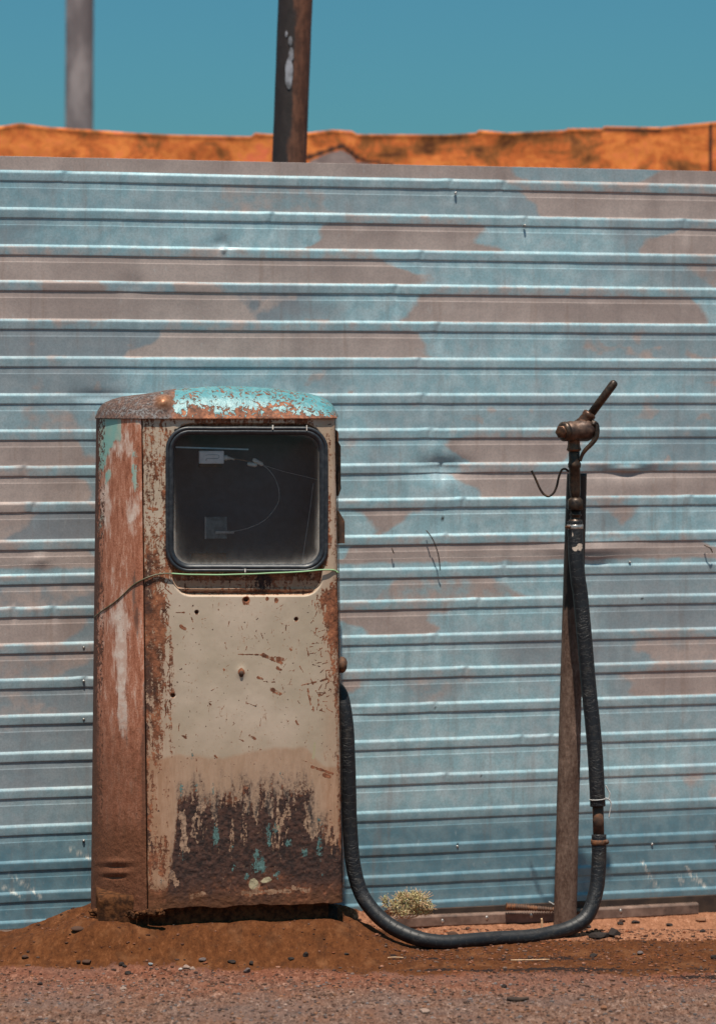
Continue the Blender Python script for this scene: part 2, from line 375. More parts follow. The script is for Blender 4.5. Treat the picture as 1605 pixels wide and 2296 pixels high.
M_RUST = mat_rustmetal('flaking_rust', (.04, .018, .010), (.105, .042, .02), (.2, .08, .035), .7, .9, 0, .002)
M_SOILRUST = noisy('soil_caked_rust', (.035, .016, .009), (.12, .048, .02), 60, .95, 0, .004, spec=.1)
M_RAIL = mat_rustmetal('weathered_rail_steel', (.06, .038, .03), (.14, .088, .068), (.25, .165, .13), .5, .7, .1)
M_STEEL = mat_rustmetal('dull_band_steel', (.22, .18, .15), (.42, .40, .38), (.6, .6, .6), 1.5, .35, .7)
M_GREY = noisy('dusty_grey_plastic', (.80, .70, .66), (.90, .82, .78), 60, .7)
M_PLATE = noisy('dim_blue_plate', (.10, .13, .14), (.20, .25, .26), 60, .6)
M_STRIP = noisy('pale_blue_strip', (.42, .55, .58), (.55, .66, .68), 60, .5)
M_WHITE = noisy('cream_plastic_cap', (.74, .66, .58), (.84, .78, .70), 60, .6)
M_COPPER = noisy('bare_copper_wire', (.22, .12, .08), (.36, .24, .17), 90, .5)
M_GREYW = noisy('dusty_grey_cable', (.34, .34, .34), (.5, .49, .47), 90, .6)
M_PEB = mat_pebble(); M_POST = mat_post(); M_FAS = mat_fascia(); M_GLASS = mat_glass(); M_WIRE = mat_wire()
M_POLE1 = noisy('pale_concrete_pole', (.13, .115, .125), (.26, .235, .245), 5, .9, st=(1.5, 1, .7), bd=.004)
M_BOARD = noisy('pale_broken_slate', (.22, .16, .15), (.36, .27, .25), 14, .9)
M_DARK = noisy('dark_gap_shade', (.02, .012, .01), (.05, .03, .02), 20, .9)
M_SHED = noisy('shed_render', (.25, .2, .16), (.36, .3, .25), 6, .95)
M_DRY = noisy('dry_straw', (.45, .27, .15), (.62, .42, .26), 60, .8)

# ------------------------------------------------------------------ ground
WT = .264; WY0 = 8.95
def wallY(X): return WY0 + WT * X
def gz(X, Y, fine=True):
    X = np.asarray(X, float); Y = np.asarray(Y, float)
    z = -.064 * sm(8.58, 8.95, Y) * np.ones_like(X)
    dx = np.maximum(np.maximum(-.80 - X, X + .10), 0); dy = np.maximum(np.maximum(8.30 - Y, Y - 8.75), 0)
    d = np.hypot(dx / 1.25, dy) + .05 * (fbm(X * 7, Y * 7, 5) - .5)
    z = z + .086 * (1 - sm(-.02, .235, d))
    z = z + .050 * gauss(X, Y, -.735, 8.20, .085, .07) + .022 * gauss(X, Y, -.97, 8.22, .14, .12) + .012 * gauss(X, Y, -.52, 8.2, .1, .05)
    z = z + .010 * (fbm(X * 3.2, Y * 4, 9, 3) - .5) + .016 * (fbm(X * 9, Y * 9, 19, 3) - .5) * (1 - sm(.1, .4, d))
    w = sm(3, 6, np.abs(Y - 8))
    z = z * (1 - w * 0)
    if fine:
        z = z + .007 * (fbm(X * 28, Y * 24, 21, 3) - .5) + .0035 * (fbm(X * 110, Y * 90, 33, 2) - .5)
    return z
def axis(a, b, st, far):
    c = list(np.arange(a, b, st)); s = st; v = a; L = []
    while v > -far: s *= 1.25; v -= s; L.append(v)
    R = []; s = st; v = c[-1]
    while v < far: s *= 1.25; v += s; R.append(v)
    return np.array(L[::-1] + c + R)
gx = axis(-1.25, 1.35, .0055, 900.); gy = axis(7.15, 9.2, .0055, 900.)
X, Y = np.meshgrid(gx, gy); Z = gz(X, Y)
Z = np.where((X < -3) | (X > 3) | (Y < 5) | (Y > 11), -.0, Z)
V = np.stack([X, Y, Z], -1).reshape(-1, 3)
pyx = YH + (H - 0) / np.maximum(Y, .5) * F
ed = 8.055 + .26 * (fbm(X * 2.6, Y * 2, 3, 5, .6) - .5) - .03 * sm(-.3, .3, X)
soil = sm(ed - .13, ed + .05, Y) * (1 - .0 * X)
soil = np.where(Y > 14, 0.3, soil)
sand = sm(8.40, 8.52, Y + .05 * (fbm(X * 8, Y * 8, 8) - .5)) * sm(-.10, .08, X)
oil_dark = .8 * gauss(X, Y, 1.04, 7.92, .27, .030) + .5 * gauss(X, Y, .75, 8.03, .5, .03) * fbm(X * 9, Y * 22, 3) * 1.8 + .45 * gauss(X, Y, .35, 8.2, .5, .06) * fbm(X * 9, Y * 22, 13) * 1.8 + .5 * gauss(X, Y, .62, 7.99, .22, .018) + .42 * gauss(X, Y, .3, 8.03, .3, .02) + .6 * gauss(X, Y, .72, 8.47, .06, .03) + .4 * gauss(X, Y, .55, 8.18, .25, .03)  # oily bands, plus a plain dark patch beside the rising hose
g = obj('ground', V, grid(len(gy), len(gx)), MG, attrs={'wa': np.stack([soil.ravel(), sand.ravel(), oil_dark.ravel()], 1), 'warm': (sm(7.55, 8.0, Y + .35 * (fbm(X * 3, Y * 3, 66, 3) - .5)) * sm(12, 9, Y)).ravel()})
g['kind'] = 'structure'

# ------------------------------------------------------------------ pebbles
def ico():
    t = (1 + 5 ** .5) / 2
    v = np.array([(-1, t, 0), (1, t, 0), (-1, -t, 0), (1, -t, 0), (0, -1, t), (0, 1, t), (0, -1, -t), (0, 1, -t), (t, 0, -1), (t, 0, 1), (-t, 0, -1), (-t, 0, 1)], float)
    f = [(0, 11, 5), (0, 5, 1), (0, 1, 7), (0, 7, 10), (0, 10, 11), (1, 5, 9), (5, 11, 4), (11, 10, 2), (10, 7, 6), (7, 1, 8), (3, 9, 4), (3, 4, 2), (3, 2, 6), (3, 6, 8), (3, 8, 9), (4, 9, 5), (2, 4, 11), (6, 2, 10), (8, 6, 7), (9, 8, 1)]
    return v / np.linalg.norm(v[0]), f
IV, IF = ico()
def ico2(n):
    v, f = IV.tolist(), list(IF)
    for _ in range(n):
        nf = []; cache = {}
        def mid(a, b):
            key = (min(a, b), max(a, b))
            if key not in cache:
                m = np.array(v[a]) + np.array(v[b]); m /= np.linalg.norm(m); v.append(m.tolist()); cache[key] = len(v) - 1
            return cache[key]
        for a, b, c in f:
            x, y, z = mid(a, b), mid(b, c), mid(c, a); nf += [(a, x, z), (b, y, x), (c, z, y), (x, y, z)]
        f = nf
    return np.array(v), f
I2V, I2F = ico2(2)
PAL = np.array([(.13, .075, .055), (.25, .15, .11), (.07, .055, .055), (.34, .23, .19), (.19, .17, .17), (.30, .14, .075), (.09, .045, .03), (.20, .11, .075)])
NP = 24000
px = RNG.uniform(-1.25, 1.35, NP); py = RNG.uniform(7.2, 8.9, NP)
keep = RNG.random(NP) < np.where(py < 9, 1, 1) * (.13 + .69 * sm(-.05, .2, px) * sm(8, 8.2, py) + .78 * (1 - sm(7.85, 8.14, py + .2 * (fbm(px * 4, py * 4, 3, 3) - .5))))
px, py = px[keep], py[keep]; n = len(px)
rad = .0014 + .0046 * RNG.random(n) ** 3.6; base = gz(px, py)
rot = RNG.uniform(0, 6.28, n); sc = np.stack([RNG.uniform(.9, 1.7, n), RNG.uniform(.8, 1.2, n), RNG.uniform(.45, .8, n)], 1)
P = IV[None] * (1 + .3 * (RNG.random((n, 12, 1)) - .5)) * sc[:, None] * rad[:, None, None]
c, s = np.cos(rot)[:, None], np.sin(rot)[:, None]
Pq = np.stack([P[..., 0] * c - P[..., 1] * s, P[..., 0] * s + P[..., 1] * c, P[..., 2]], -1)
Pq += np.stack([px, py, base + rad * .25], 1)[:, None]
fi = (np.array(IF)[None] + 12 * np.arange(n)[:, None, None]).reshape(-1, 3)
pc = PAL[RNG.integers(0, len(PAL), n)] * RNG.uniform(.35, 1.0, (n, 1))
pc = pc * (1 - sm(7.7, 8.15, py)[:, None] * (1 - np.array([.95, .62, .46])))
tag(obj('gravel', Pq, fi, M_PEB, attrs={'pc': np.repeat(pc, 12, 0)}, smooth=False),
    'fine brown and grey gravel scattered over the bare ground', 'gravel', kind='stuff')
def groundD(x, y):
    D = 8.1
    for _ in range(40):
        z = float(gz((x - XC) / F * D, D, False)); D += .6 * ((H - z) * F / (y - YH) - D)
    return D
def stone(x, y, w, h, colr, label, seed):
    D = groundD(x, y + h * .4); m = D / F; r = np.random.default_rng(seed)
    v = I2V.copy(); q = r.normal(size=(7, 3)); q /= np.linalg.norm(q, axis=1)[:, None]
    for a in q:      # cut facets
        dd = v @ a; lim = r.uniform(.55, .85); v = v - a * np.maximum(dd - lim, 0)[:, None]
    v = v * np.array([w / 2 * m, w / 2 * m * r.uniform(.7, 1), h / 2 * m]) * (1.12)
    Xw = (x - XC) / F * D; z = float(gz(Xw, D, False))
    o = obj('stone', v + np.array([Xw, D, z + h * .28 * m]), I2F, M_PEB, attrs={'pc': np.tile(np.array(colr), (len(v), 1))}, smooth=False, origin=(Xw, D, z))
    tag(o, label, 'stone', 'stones lying on the ground')
DK = (.022, .017, .016); OR = (.24, .11, .06); GR = (.13, .10, .095); PK = (.30, .21, .17); BR = (.075, .038, .025)
ST = [(418, 2169, 16, 12, PK, 'pale knobbly stone at the front edge of the red soil mound'),
      (432, 2172, 14, 8, PK, 'pale stone touching the right side of the knobbly pale stone'),
      (405, 2174, 9, 7, (.4, .36, .33), 'small pale grey stone left of the knobbly pale stone'),
      (455, 2152, 18, 9, GR, 'flat grey stone on the mound just above the pale stones'),
      (196, 2156, 22, 10, BR, 'flat brown stone on the left part of the mound'),
      (176, 2157, 10, 9, DK, 'dark stone beside the flat brown stone on the mound'),
      (280, 2131, 13, 8, DK, 'upper dark pebble of the close pair below the side panel'),
      (273, 2140, 13, 10, DK, 'lower dark pebble of the close pair below the side panel'),
      (56, 2145, 17, 9, BR, 'flat dark stone alone at the far left of the mound'),
      (173, 2083, 28, 12, BR, 'reddish slab of stone on the left crest of the mound'),
      (337, 2162, 11, 6, (.30, .34, .36), 'small bluish grey pebble at the front of the mound'),
      (519, 2153, 18, 8, DK, 'wide dark stone right of centre on the mound'),
      (563, 2138, 11, 11, DK, 'dark upright pebble on the mound under the pump door'),
      (686, 2141, 13, 14, DK, 'jagged dark stone on the right part of the mound'),
      (652, 2149, 15, 7, DK, 'low dark stone left of the jagged dark stone'),
      (776, 2140, 12, 6, DK, 'small dark stone at the right end of the mound'),
      (554, 2176, 16, 12, GR, 'rounded grey stone in the gravel below the pump'),
      (287, 2182, 14, 10, DK, 'dark stone in the gravel in front of the mound, left of centre'),
      (89, 2206, 13, 8, DK, 'black stone low in the gravel at the far left'),
      (276, 2216, 15, 8, PK, 'pinkish stone low in the gravel left of centre'),
      (913, 2078, 14, 9, PK, 'pink stone on the sand just inside the bend of the hose'),
      (1015, 2094, 22, 12, BR, 'brown clod touching the top of the lying hose'),
      (1049, 2083, 12, 9, BR, 'brown pebble between the hose and the rail'),
      (1318, 2077, 14, 10, DK, 'dark stone right of the rising hose'),
      (1375, 2091, 30, 26, DK, 'large black rock right of the post'),
      (1384, 2103, 16, 10, OR, 'orange stone below the large black rock'),
      (1344, 2098, 46, 16, DK, 'long black rock left of the large black rock'),
      (1395, 2065, 13, 9, BR, 'reddish stone near the rail between two black stones'),
      (1390, 2071, 14, 9, DK, 'black stone under the rail, left one of three'),
      (1425, 2068, 18, 9, DK, 'black stone under the rail, middle one of three'),
      (1500, 2074, 15, 8, DK, 'black stone under the rail, right one of three'),
      (1572, 2062, 24, 9, OR, 'flat orange stone near the right end of the rail'),
      (1574, 2089, 13, 9, DK, 'dark stone on the sand at the far right'),
      (1330, 2142, 17, 8, DK, 'flat dark stone in the stained soil on the right'),
      (1436, 2137, 18, 9, GR, 'pale grey stone in the stained soil on the right'),
      (1600, 2146, 14, 12, DK, 'dark rock cut by the right edge of the view'),
      (1354, 2260, 14, 12, OR, 'small orange stone low in the grey gravel on the right'),
      (950, 2267, 26, 10, PK, 'whitish flat stone at the bottom near the centre'),
      (1130, 2212, 12, 10, DK, 'dark pebble in the gravel below the straw stalk')]
for i, a in enumerate(ST): stone(*a, seed=100 + i)

# ------------------------------------------------------------------ corrugated fence
nrm = np.array([WT, -1, 0]) / math.hypot(WT, 1)
YR = wallY((1605 - XC) / F * 9.26)
def zr(y): return H - (y - YH) / F * YR            # height read at the right edge
def wallX(x): return WY0 * (x - XC) / F / (1 - WT * (x - XC) / F)
def wallP(x, y, off=0):
    Xw = wallX(x); D = wallY(Xw); p = PT(x, y, D); return p + nrm * off
crimps = [(1010, 412), (1130, 418), (610, 490), (1178, 497), (945, 577), (887, 655), (983, 735), (940, 812), (950, 888), (965, 970), (990, 1048), (1040, 1125), (1000, 1205),
          (145, 395), (1535, 500), (75, 1140), (1550, 1117), (1130, 1262), (1072, 1352), (977, 1432), (1044, 1505), (974, 1585), (1170, 1655), (1235, 1655), (55, 1043), (190, 1520), (30, 1358), (120, 1358), (1000, 1740)]
crX = np.array([wallX(c[0]) for c in crimps]); crZ = np.array([float(wallP(c[0], c[1])[2]) for c in crimps])
dents = [(990, 1050, 60, 22, -.012), (1410, 1060, 90, 16, -.010), (1405, 1052, 30, 6, .010), (500, 548, 16, 18, -.006), (500, 560, 6, 6, .006), (300, 640, 30, 20, -.004), (220, 890, 60, 10, -.006),
         (1000, 960, 14, 60, -.003), (990, 1160, 18, 40, -.003), (1330, 1230, 90, 14, .008), (90, 1255, 20, 12, .006), (790, 1590, 30, 20, -.005), (1125, 420, 12, 30, -.003)]
dXZ = [(wallX(a), float(wallP(a, b)[2]), c / F * 9, d / F * 9, e) for a, b, c, d, e in dents]
# brown ground reflections painted per bay: (y0,y1 at right edge reading) -> intervals (xa, xb, amount) ; mauve likewise
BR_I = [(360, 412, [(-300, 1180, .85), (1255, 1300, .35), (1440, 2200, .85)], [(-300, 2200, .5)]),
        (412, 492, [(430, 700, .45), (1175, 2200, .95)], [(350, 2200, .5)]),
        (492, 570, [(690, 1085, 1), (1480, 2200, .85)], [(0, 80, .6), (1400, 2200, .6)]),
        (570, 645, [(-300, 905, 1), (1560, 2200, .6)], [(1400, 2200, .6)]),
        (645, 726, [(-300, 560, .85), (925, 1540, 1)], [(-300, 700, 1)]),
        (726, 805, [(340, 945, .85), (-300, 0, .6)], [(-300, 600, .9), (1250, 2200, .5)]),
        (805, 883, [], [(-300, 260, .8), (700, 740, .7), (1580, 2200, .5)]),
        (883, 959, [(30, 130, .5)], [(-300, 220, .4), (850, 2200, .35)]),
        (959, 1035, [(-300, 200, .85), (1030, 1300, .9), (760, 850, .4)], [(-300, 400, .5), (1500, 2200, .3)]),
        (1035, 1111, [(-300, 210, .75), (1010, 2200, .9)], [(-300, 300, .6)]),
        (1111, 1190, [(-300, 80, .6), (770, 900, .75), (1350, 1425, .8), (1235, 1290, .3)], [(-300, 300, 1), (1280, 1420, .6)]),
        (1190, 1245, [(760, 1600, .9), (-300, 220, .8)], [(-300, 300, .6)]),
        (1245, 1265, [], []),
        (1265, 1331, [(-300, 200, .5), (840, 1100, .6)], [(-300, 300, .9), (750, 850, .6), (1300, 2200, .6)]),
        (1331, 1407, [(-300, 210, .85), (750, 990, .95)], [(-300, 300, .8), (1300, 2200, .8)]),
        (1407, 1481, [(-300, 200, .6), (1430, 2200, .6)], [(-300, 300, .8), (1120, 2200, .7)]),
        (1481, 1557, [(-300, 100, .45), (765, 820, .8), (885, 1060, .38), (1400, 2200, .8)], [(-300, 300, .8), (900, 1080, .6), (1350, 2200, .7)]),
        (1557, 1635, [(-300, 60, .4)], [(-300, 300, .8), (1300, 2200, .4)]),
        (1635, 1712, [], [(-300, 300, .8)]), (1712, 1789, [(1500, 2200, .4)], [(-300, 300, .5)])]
def sheet(name, ribs, ztop, zbot, off, parent, seed, curl=False):
    xs = np.concatenate([np.arange(-2.6, -1.25, .03), np.arange(-1.25, 1.4, .0048), np.arange(1.4, 2.8, .03)])
    prof = [(ztop, 0), (ztop - .0007, 0), (ztop - .0015, 0)]
    for zb in ribs:
        hi = prof[-1][0]
        top = zb + .004
        for z in np.linspace(hi, top, max(2, int((hi - top) / .009)))[1:]:
            prof.append((z, 0))
        if prof[-1][0] > top + 1e-6: prof.append((top, 0))
        prof += [(zb + .0022, .0001), (zb + .0012, .0008), (zb - .0046, .0034), (zb - .0058, .0039), (zb - .0072, .0041), (zb - .012, .0038), (zb - .018, .0034), (zb - .0275, .0029), (zb - .0300, .0026), (zb - .0310, .0021), (zb - .0322, .0006), (zb - .0332, 0), (zb - .0350, 0), (zb - .0500, -.0001), (zb - .0518, .0001), (zb - .0526, .0005), (zb - .0545, .0005)]
    prof = [p for p in prof if p[0] > zbot]
    hi = prof[-1][0]
    for z in np.linspace(hi, zbot, max(2, int((hi - zbot) / .009)))[1:]: prof.append((z, 0))
    prof = np.array(prof); Xg, Zg = np.meshgrid(xs, prof[:, 0]); Dp = np.repeat(prof[:, 1:], len(xs), 1)
    rm = np.clip(Dp / .0026, 0, 1)
    fac = np.ones_like(Xg); zsh = np.zeros_like(Xg)
    for cx, cz in zip(crX, crZ):
        m = np.exp(-((Xg - cx - .1 * (Zg - cz)) / .0055) ** 2) * np.exp(-((Zg - cz) / .024) ** 4)
        fac -= 1.0 * m; m2 = np.exp(-((Xg - cx + .012) / .022) ** 2) * np.exp(-((Zg - cz) / .03) ** 2); zsh += .002 * m2
        Dp = Dp - .0030 * np.exp(-((Xg - cx) / .010) ** 2) * np.exp(-((Zg - cz + .03) / .03) ** 2)
    Dp = Dp * np.where(rm > 0, fac, 1)
    for a, b, c, d, e in dXZ: Dp = Dp + 1.1 * e * gauss(Xg, Zg, a + .02 * (fbm(Zg * 60, Xg * 20, 4) - .5), b, c, d)
    Dp = Dp * (1 + .5 * (fbm(Xg * 2.2, Zg * 3, seed + 3, 3) - .5)) + .0030 * (fbm(Xg * 2.3, Zg * 7, seed, 3) - .5) + .0007 * (fbm(Xg * 14, Zg * 26, seed + 5, 3) - .5)
    zsh = zsh + .004 * (fbm(Xg * 1.1, Zg * 1.5, seed + 9, 2) - .5) + .0012 * (fbm(Xg * 9, Zg * 2, seed + 2, 2) - .5)
    if curl:
        m = np.exp(-((Zg - ztop) / .02) ** 2)
        Dp = Dp + m * (.009 * gauss(Xg, 0, wallX(1330), 0, .09, 1) + .006 * (fbm(Xg * 4, 0 * Xg, 77, 3) - .3))
        zsh = zsh - .006 * m * gauss(Xg, 0, wallX(1335), 0, .06, 1) + .006 * m * (fbm(Xg * 5, 0 * Xg, 71, 3) - .5)
    Yg = wallY(Xg); Pw = np.stack([Xg, Yg, Zg + zsh], -1) + nrm * (Dp + off)[..., None]
    # read back bearing for the painted reflection map
    pxx = XC + F * Xg / Yg; yr = YH + (H - Zg) * F / YR
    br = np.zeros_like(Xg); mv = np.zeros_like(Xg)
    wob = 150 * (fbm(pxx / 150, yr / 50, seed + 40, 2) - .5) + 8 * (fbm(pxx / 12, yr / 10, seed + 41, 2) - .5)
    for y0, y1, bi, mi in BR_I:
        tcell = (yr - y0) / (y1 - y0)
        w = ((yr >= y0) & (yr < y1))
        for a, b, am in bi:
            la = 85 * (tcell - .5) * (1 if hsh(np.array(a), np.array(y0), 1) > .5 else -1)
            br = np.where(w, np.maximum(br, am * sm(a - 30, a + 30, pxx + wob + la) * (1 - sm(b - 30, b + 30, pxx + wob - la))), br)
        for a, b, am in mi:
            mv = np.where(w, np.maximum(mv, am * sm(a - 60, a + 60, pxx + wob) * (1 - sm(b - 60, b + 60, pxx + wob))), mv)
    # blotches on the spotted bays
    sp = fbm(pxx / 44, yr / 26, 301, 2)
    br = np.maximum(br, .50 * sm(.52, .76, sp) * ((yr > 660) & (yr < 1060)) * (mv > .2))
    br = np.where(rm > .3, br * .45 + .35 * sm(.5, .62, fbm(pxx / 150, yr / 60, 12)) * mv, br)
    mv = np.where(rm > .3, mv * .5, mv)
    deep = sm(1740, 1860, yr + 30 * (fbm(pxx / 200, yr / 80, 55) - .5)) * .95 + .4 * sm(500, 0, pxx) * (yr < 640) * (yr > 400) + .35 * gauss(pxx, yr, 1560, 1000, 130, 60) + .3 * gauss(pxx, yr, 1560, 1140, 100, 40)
    hol = np.zeros_like(Xg); scr = np.zeros_like(Xg)
    for a, b, r_ in [(1024, 1892, 2.5), (1508, 1968, 0), (187, 1452, 3), (187, 1527, 3), (187, 1613, 3), (1437, 1342, 2.5), (974, 1590, 3), (187, 1885, 3), (1077, 1740, 2), (993, 1162, 3)]:
        if r_: hol = np.maximum(hol, (np.hypot(pxx - a, (YH + (H - Zg) * F / Yg) - b) < r_) * 1.)
    ypx = YH + (H - Zg) * F / Yg
    for a in [(1535, 1945, 1580, 1990), (1660 - 120, 2050 - 95, 1680 - 120, 2070 - 95), (1521, 1965, 1531, 1985), (20, 1960, 90, 2010), (150, 1900, 200, 1925), (0, 1985, 55, 2015), (1437, 1930, 1455, 1965), (1450, 1965, 1475, 1990)]:
        scr = np.maximum(scr, .9 * (1 - sm(1.5, 5, seg(pxx, ypx, *a))))
    n_ = Xg.size
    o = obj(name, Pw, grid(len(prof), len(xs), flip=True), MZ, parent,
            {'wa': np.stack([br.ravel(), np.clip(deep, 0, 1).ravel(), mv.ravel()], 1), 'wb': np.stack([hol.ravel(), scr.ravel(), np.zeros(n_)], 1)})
    so = o.modifiers.new('thick', 'SOLIDIFY'); so.thickness = .0005; so.offset = -1
    return o
fence = thing('corrugated_fence', 'weathered galvanised fence of horizontal ribbed sheets behind the pump', 'fence', (0, WY0, 0))
UR = [zr(v) for v in (414, 492, 570, 645, 726, 805, 883, 959, 1035, 1111, 1190)]
LR = [zr(v) for v in (1262, 1331, 1407, 1481, 1557, 1635, 1712, 1789, 1864, 1929, 1989)]
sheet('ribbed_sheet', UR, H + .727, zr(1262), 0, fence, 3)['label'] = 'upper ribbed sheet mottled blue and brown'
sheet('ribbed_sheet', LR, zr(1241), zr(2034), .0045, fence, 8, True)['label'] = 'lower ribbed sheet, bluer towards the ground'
for x, y in [(1410, 1260), (1175, 505), (1020, 432), (1605, 1895), (187, 1452), (187, 1527), (187, 1613), (187, 1885), (1024, 1898), (1460, 1893)]:
    c = wallP(x, y, .0085); v, f = lathe(c - nrm * .006, c + nrm * .0015, [(0, .0042), (.75, .0042), (1, .0026)], 8)
    obj('screw', v, f, M_STEEL, fence)
# loose ends of tie wire on the fence
def wire(pts, off, r, label, m=M_DARKIRON):
    P = [wallP(a, b, off + (c if c else 0)) for a, b, c in pts]; v, f, a_ = tube(P, r, 6, 6)
    tag(obj('tie_wire', v, f, m, origin=P[0]), label, 'wire')
wire([(953, 1189, 0), (962, 1203, .01), (970, 1220, .012), (977, 1245, .016), (983, 1278, .006)], .014, .0017, 'thin rusty tie wire dangling across the sheet joint near the middle')
wire([(1575, 1222, 0), (1585, 1228, .012), (1592, 1238, .006)], .014, .002, 'short dark wire stub at the sheet joint by the right edge')
wire([(1226, 2020, .0), (1238, 2026, .02), (1247, 2022, .03), (1252, 2034, .01)], .02, .0014, 'thin bent wire end beside the post foot', M_GREYW)
wire([(875, 1228, 0), (877, 1235, .004), (880, 1240, .0)], .016, .0018, 'tiny dark wire stub at the sheet joint right of the pump')

# bottom rail
def prism(pts, m, name, parent=None, thick=.004, origin=None):
    """pts: list of (x,y,off) wall-plane outline, thickened"""
    P = np.array([wallP(a, b, o) for a, b, o in pts]); n = len(P); Q = P + nrm * thick
    Fc = [tuple(range(n)), tuple(range(n, 2 * n))[::-1]] + [((i + 1) % n, i, n + i, n + (i + 1) % n) for i in range(n)]
    return obj(name, np.vstack([P, Q]), Fc, m, parent, smooth=False, origin=origin)
def rail(pts, name, label, hpx, seed):
    xs = np.linspace(pts[0][0], pts[-1][0], 160); ys = np.interp(xs, [p[0] for p in pts], [p[1] for p in pts])
    V = []
    cs = [(0, .004), (0, .030), (.06, .034), (.16, .036), (.9, .036), (1.0, .034), (1.0, .030), (.2, .030), (.08, .026), (.06, .004)]
    for x, y in zip(xs, ys):
        j = 1.2 * (float(fbm(x / 40, 0, seed)) - .5)
        for t, o in cs: V.append(wallP(x, y + j + t * hpx, o))
    k = len(cs); Fc = []
    for i in range(len(xs) - 1):
        for q in range(k): Fc.append((i * k + q, i * k + (q + 1) % k, (i + 1) * k + (q + 1) % k, (i + 1) * k + q))
    Fc += [tuple(range(k))[::-1], tuple((len(xs) - 1) * k + q for q in range(k))]
    o = obj(name, V, Fc, M_RAIL, smooth=False, origin=wallP(pts[0][0], pts[0][1] + hpx))
    return tag(o, label, 'rail')
rail([(-420, 2095), (205, 2080), (560, 2070), (905, 2052), (1242, 2038.6), (1442, 2027.7), (1557, 2022)], 'metal_rail', 'rusty steel angle rail along the foot of the fence', 25, 4)
for i, (x, y) in enumerate([(800, 2066), (884, 2058), (985, 2062), (1084, 2055), (1183, 2050), (1578 - 195, 2040)]):
    c = wallP(x, y, .0365); v, f = lathe(c - nrm * .002, c + nrm * .0012, [(0, .0052), (.5, .0052), (1, .0038)], 10)
    v[:, 2] = c[2] + (v[:, 2] - c[2]) * 1.5
    o = obj('bolt', v, f, M_STEEL, bpy.data.objects['metal_rail'])
# dark strip painting in the shaded gap under the fence
def gap_strip():
    P0 = wallP(-400, 2118, 0); c0 = np.array(wallP(-400, 2110, -.02)); V = []
    a = np.array([-2.6, wallY(-2.6), 0]); b = np.array([2.8, wallY(2.8), 0])
    pr = [(-.09, -.05), (.030, -.05), (.030, .018), (.020, .024), (-.09, .024)]
    for q in (a, b):
        for o, z in pr: V.append(q + nrm * (o - .018) + np.array([0, 0, z - .025]))
    k = 5; Fc = [tuple(range(5))[::-1], tuple(range(5, 10))] + [(i, (i + 1) % 5, 5 + (i + 1) % 5, 5 + i) for i in range(5)]
    tag(obj('gap_shade_strip', V, Fc, M_DARK, smooth=False, origin=(0, WY0, -.05)), 'dark strip standing for the shaded gap under the fence sheets', 'gap_strip')
gap_strip()
# ribbed rusty rod lying on rail
P = [wallP(1124, 2027, .05), wallP(1180, 2031, .05), wallP(1240, 2036, .045), wallP(1300, 2042, .04)]
C = spline(P, 60); rr_ = np.interp(np.arange(len(C)), [0, len(C)], [.0105, .004]) * (1 + .22 * np.sign(np.sin(np.arange(len(C)) * 1.1)))
v, f, a_ = tube(C, rr_, 10, 0)
tag(obj('ribbed_rod', v, f, M_RPIPE, origin=P[0]), 'rusty ribbed iron rod lying on the rail left of the post', 'rod')
# flat rusty bar leaning on rail right of the post
# stick
b_ = PT(1215, 2082, 8.72); v, f, a_ = tube([b_ - [0, 0, .01], b_ + [0, 0, .012], PT(1214, 2060, 8.72)], [.004, .0038, .003], 7, 4, wob=.3)
tag(obj('stick', v, f, M_DRY, origin=b_), 'short pale stick standing upright in sand left of the post', 'stick')
def straw(pts, label, r=.0016):
    P = []
    for x, y in pts:
        D = groundD(x, y); P.append(PT(x, y, D) + [0, 0, .006])
    v, f, a_ = tube(P, r, 6, 6); tag(obj('straw_stalk', v, f, M_DRY, origin=P[0]), label, 'straw')
straw([(1145, 2158.5), (1190, 2158), (1232, 2157)], 'long straight dry straw stalk lying on soil under the hose')
straw([(869, 2153), (885, 2152), (904, 2153)], 'short dry straw stalk lying on red soil below the hose bend')
# dark charred stick in the gravel
D = groundD(1160, 2247); v, f, a_ = tube([PT(1136, 2245, D) + [0, 0, .006], PT(1158, 2248, D) + [0, 0, .006], PT(1186, 2244, D) + [0, 0, .006]], [.004, .0085, .004], 9, 6, wob=.3)
tag(obj('charred_stick', v, f, M_DARK, origin=PT(1136, 2245, D)), 'short charred stick lying in the grey gravel', 'stick')
# glint strip right of pump base
v, f = boxm(PT(776, 2091, 8.62) + [0, 0, .001], (.028, .004, .0015)); tag(obj('metal_scrap', v, f, M_STEEL, smooth=False, origin=PT(776, 2091, 8.62)), 'thin shiny strip of scrap metal beside the pump foot', 'scrap')

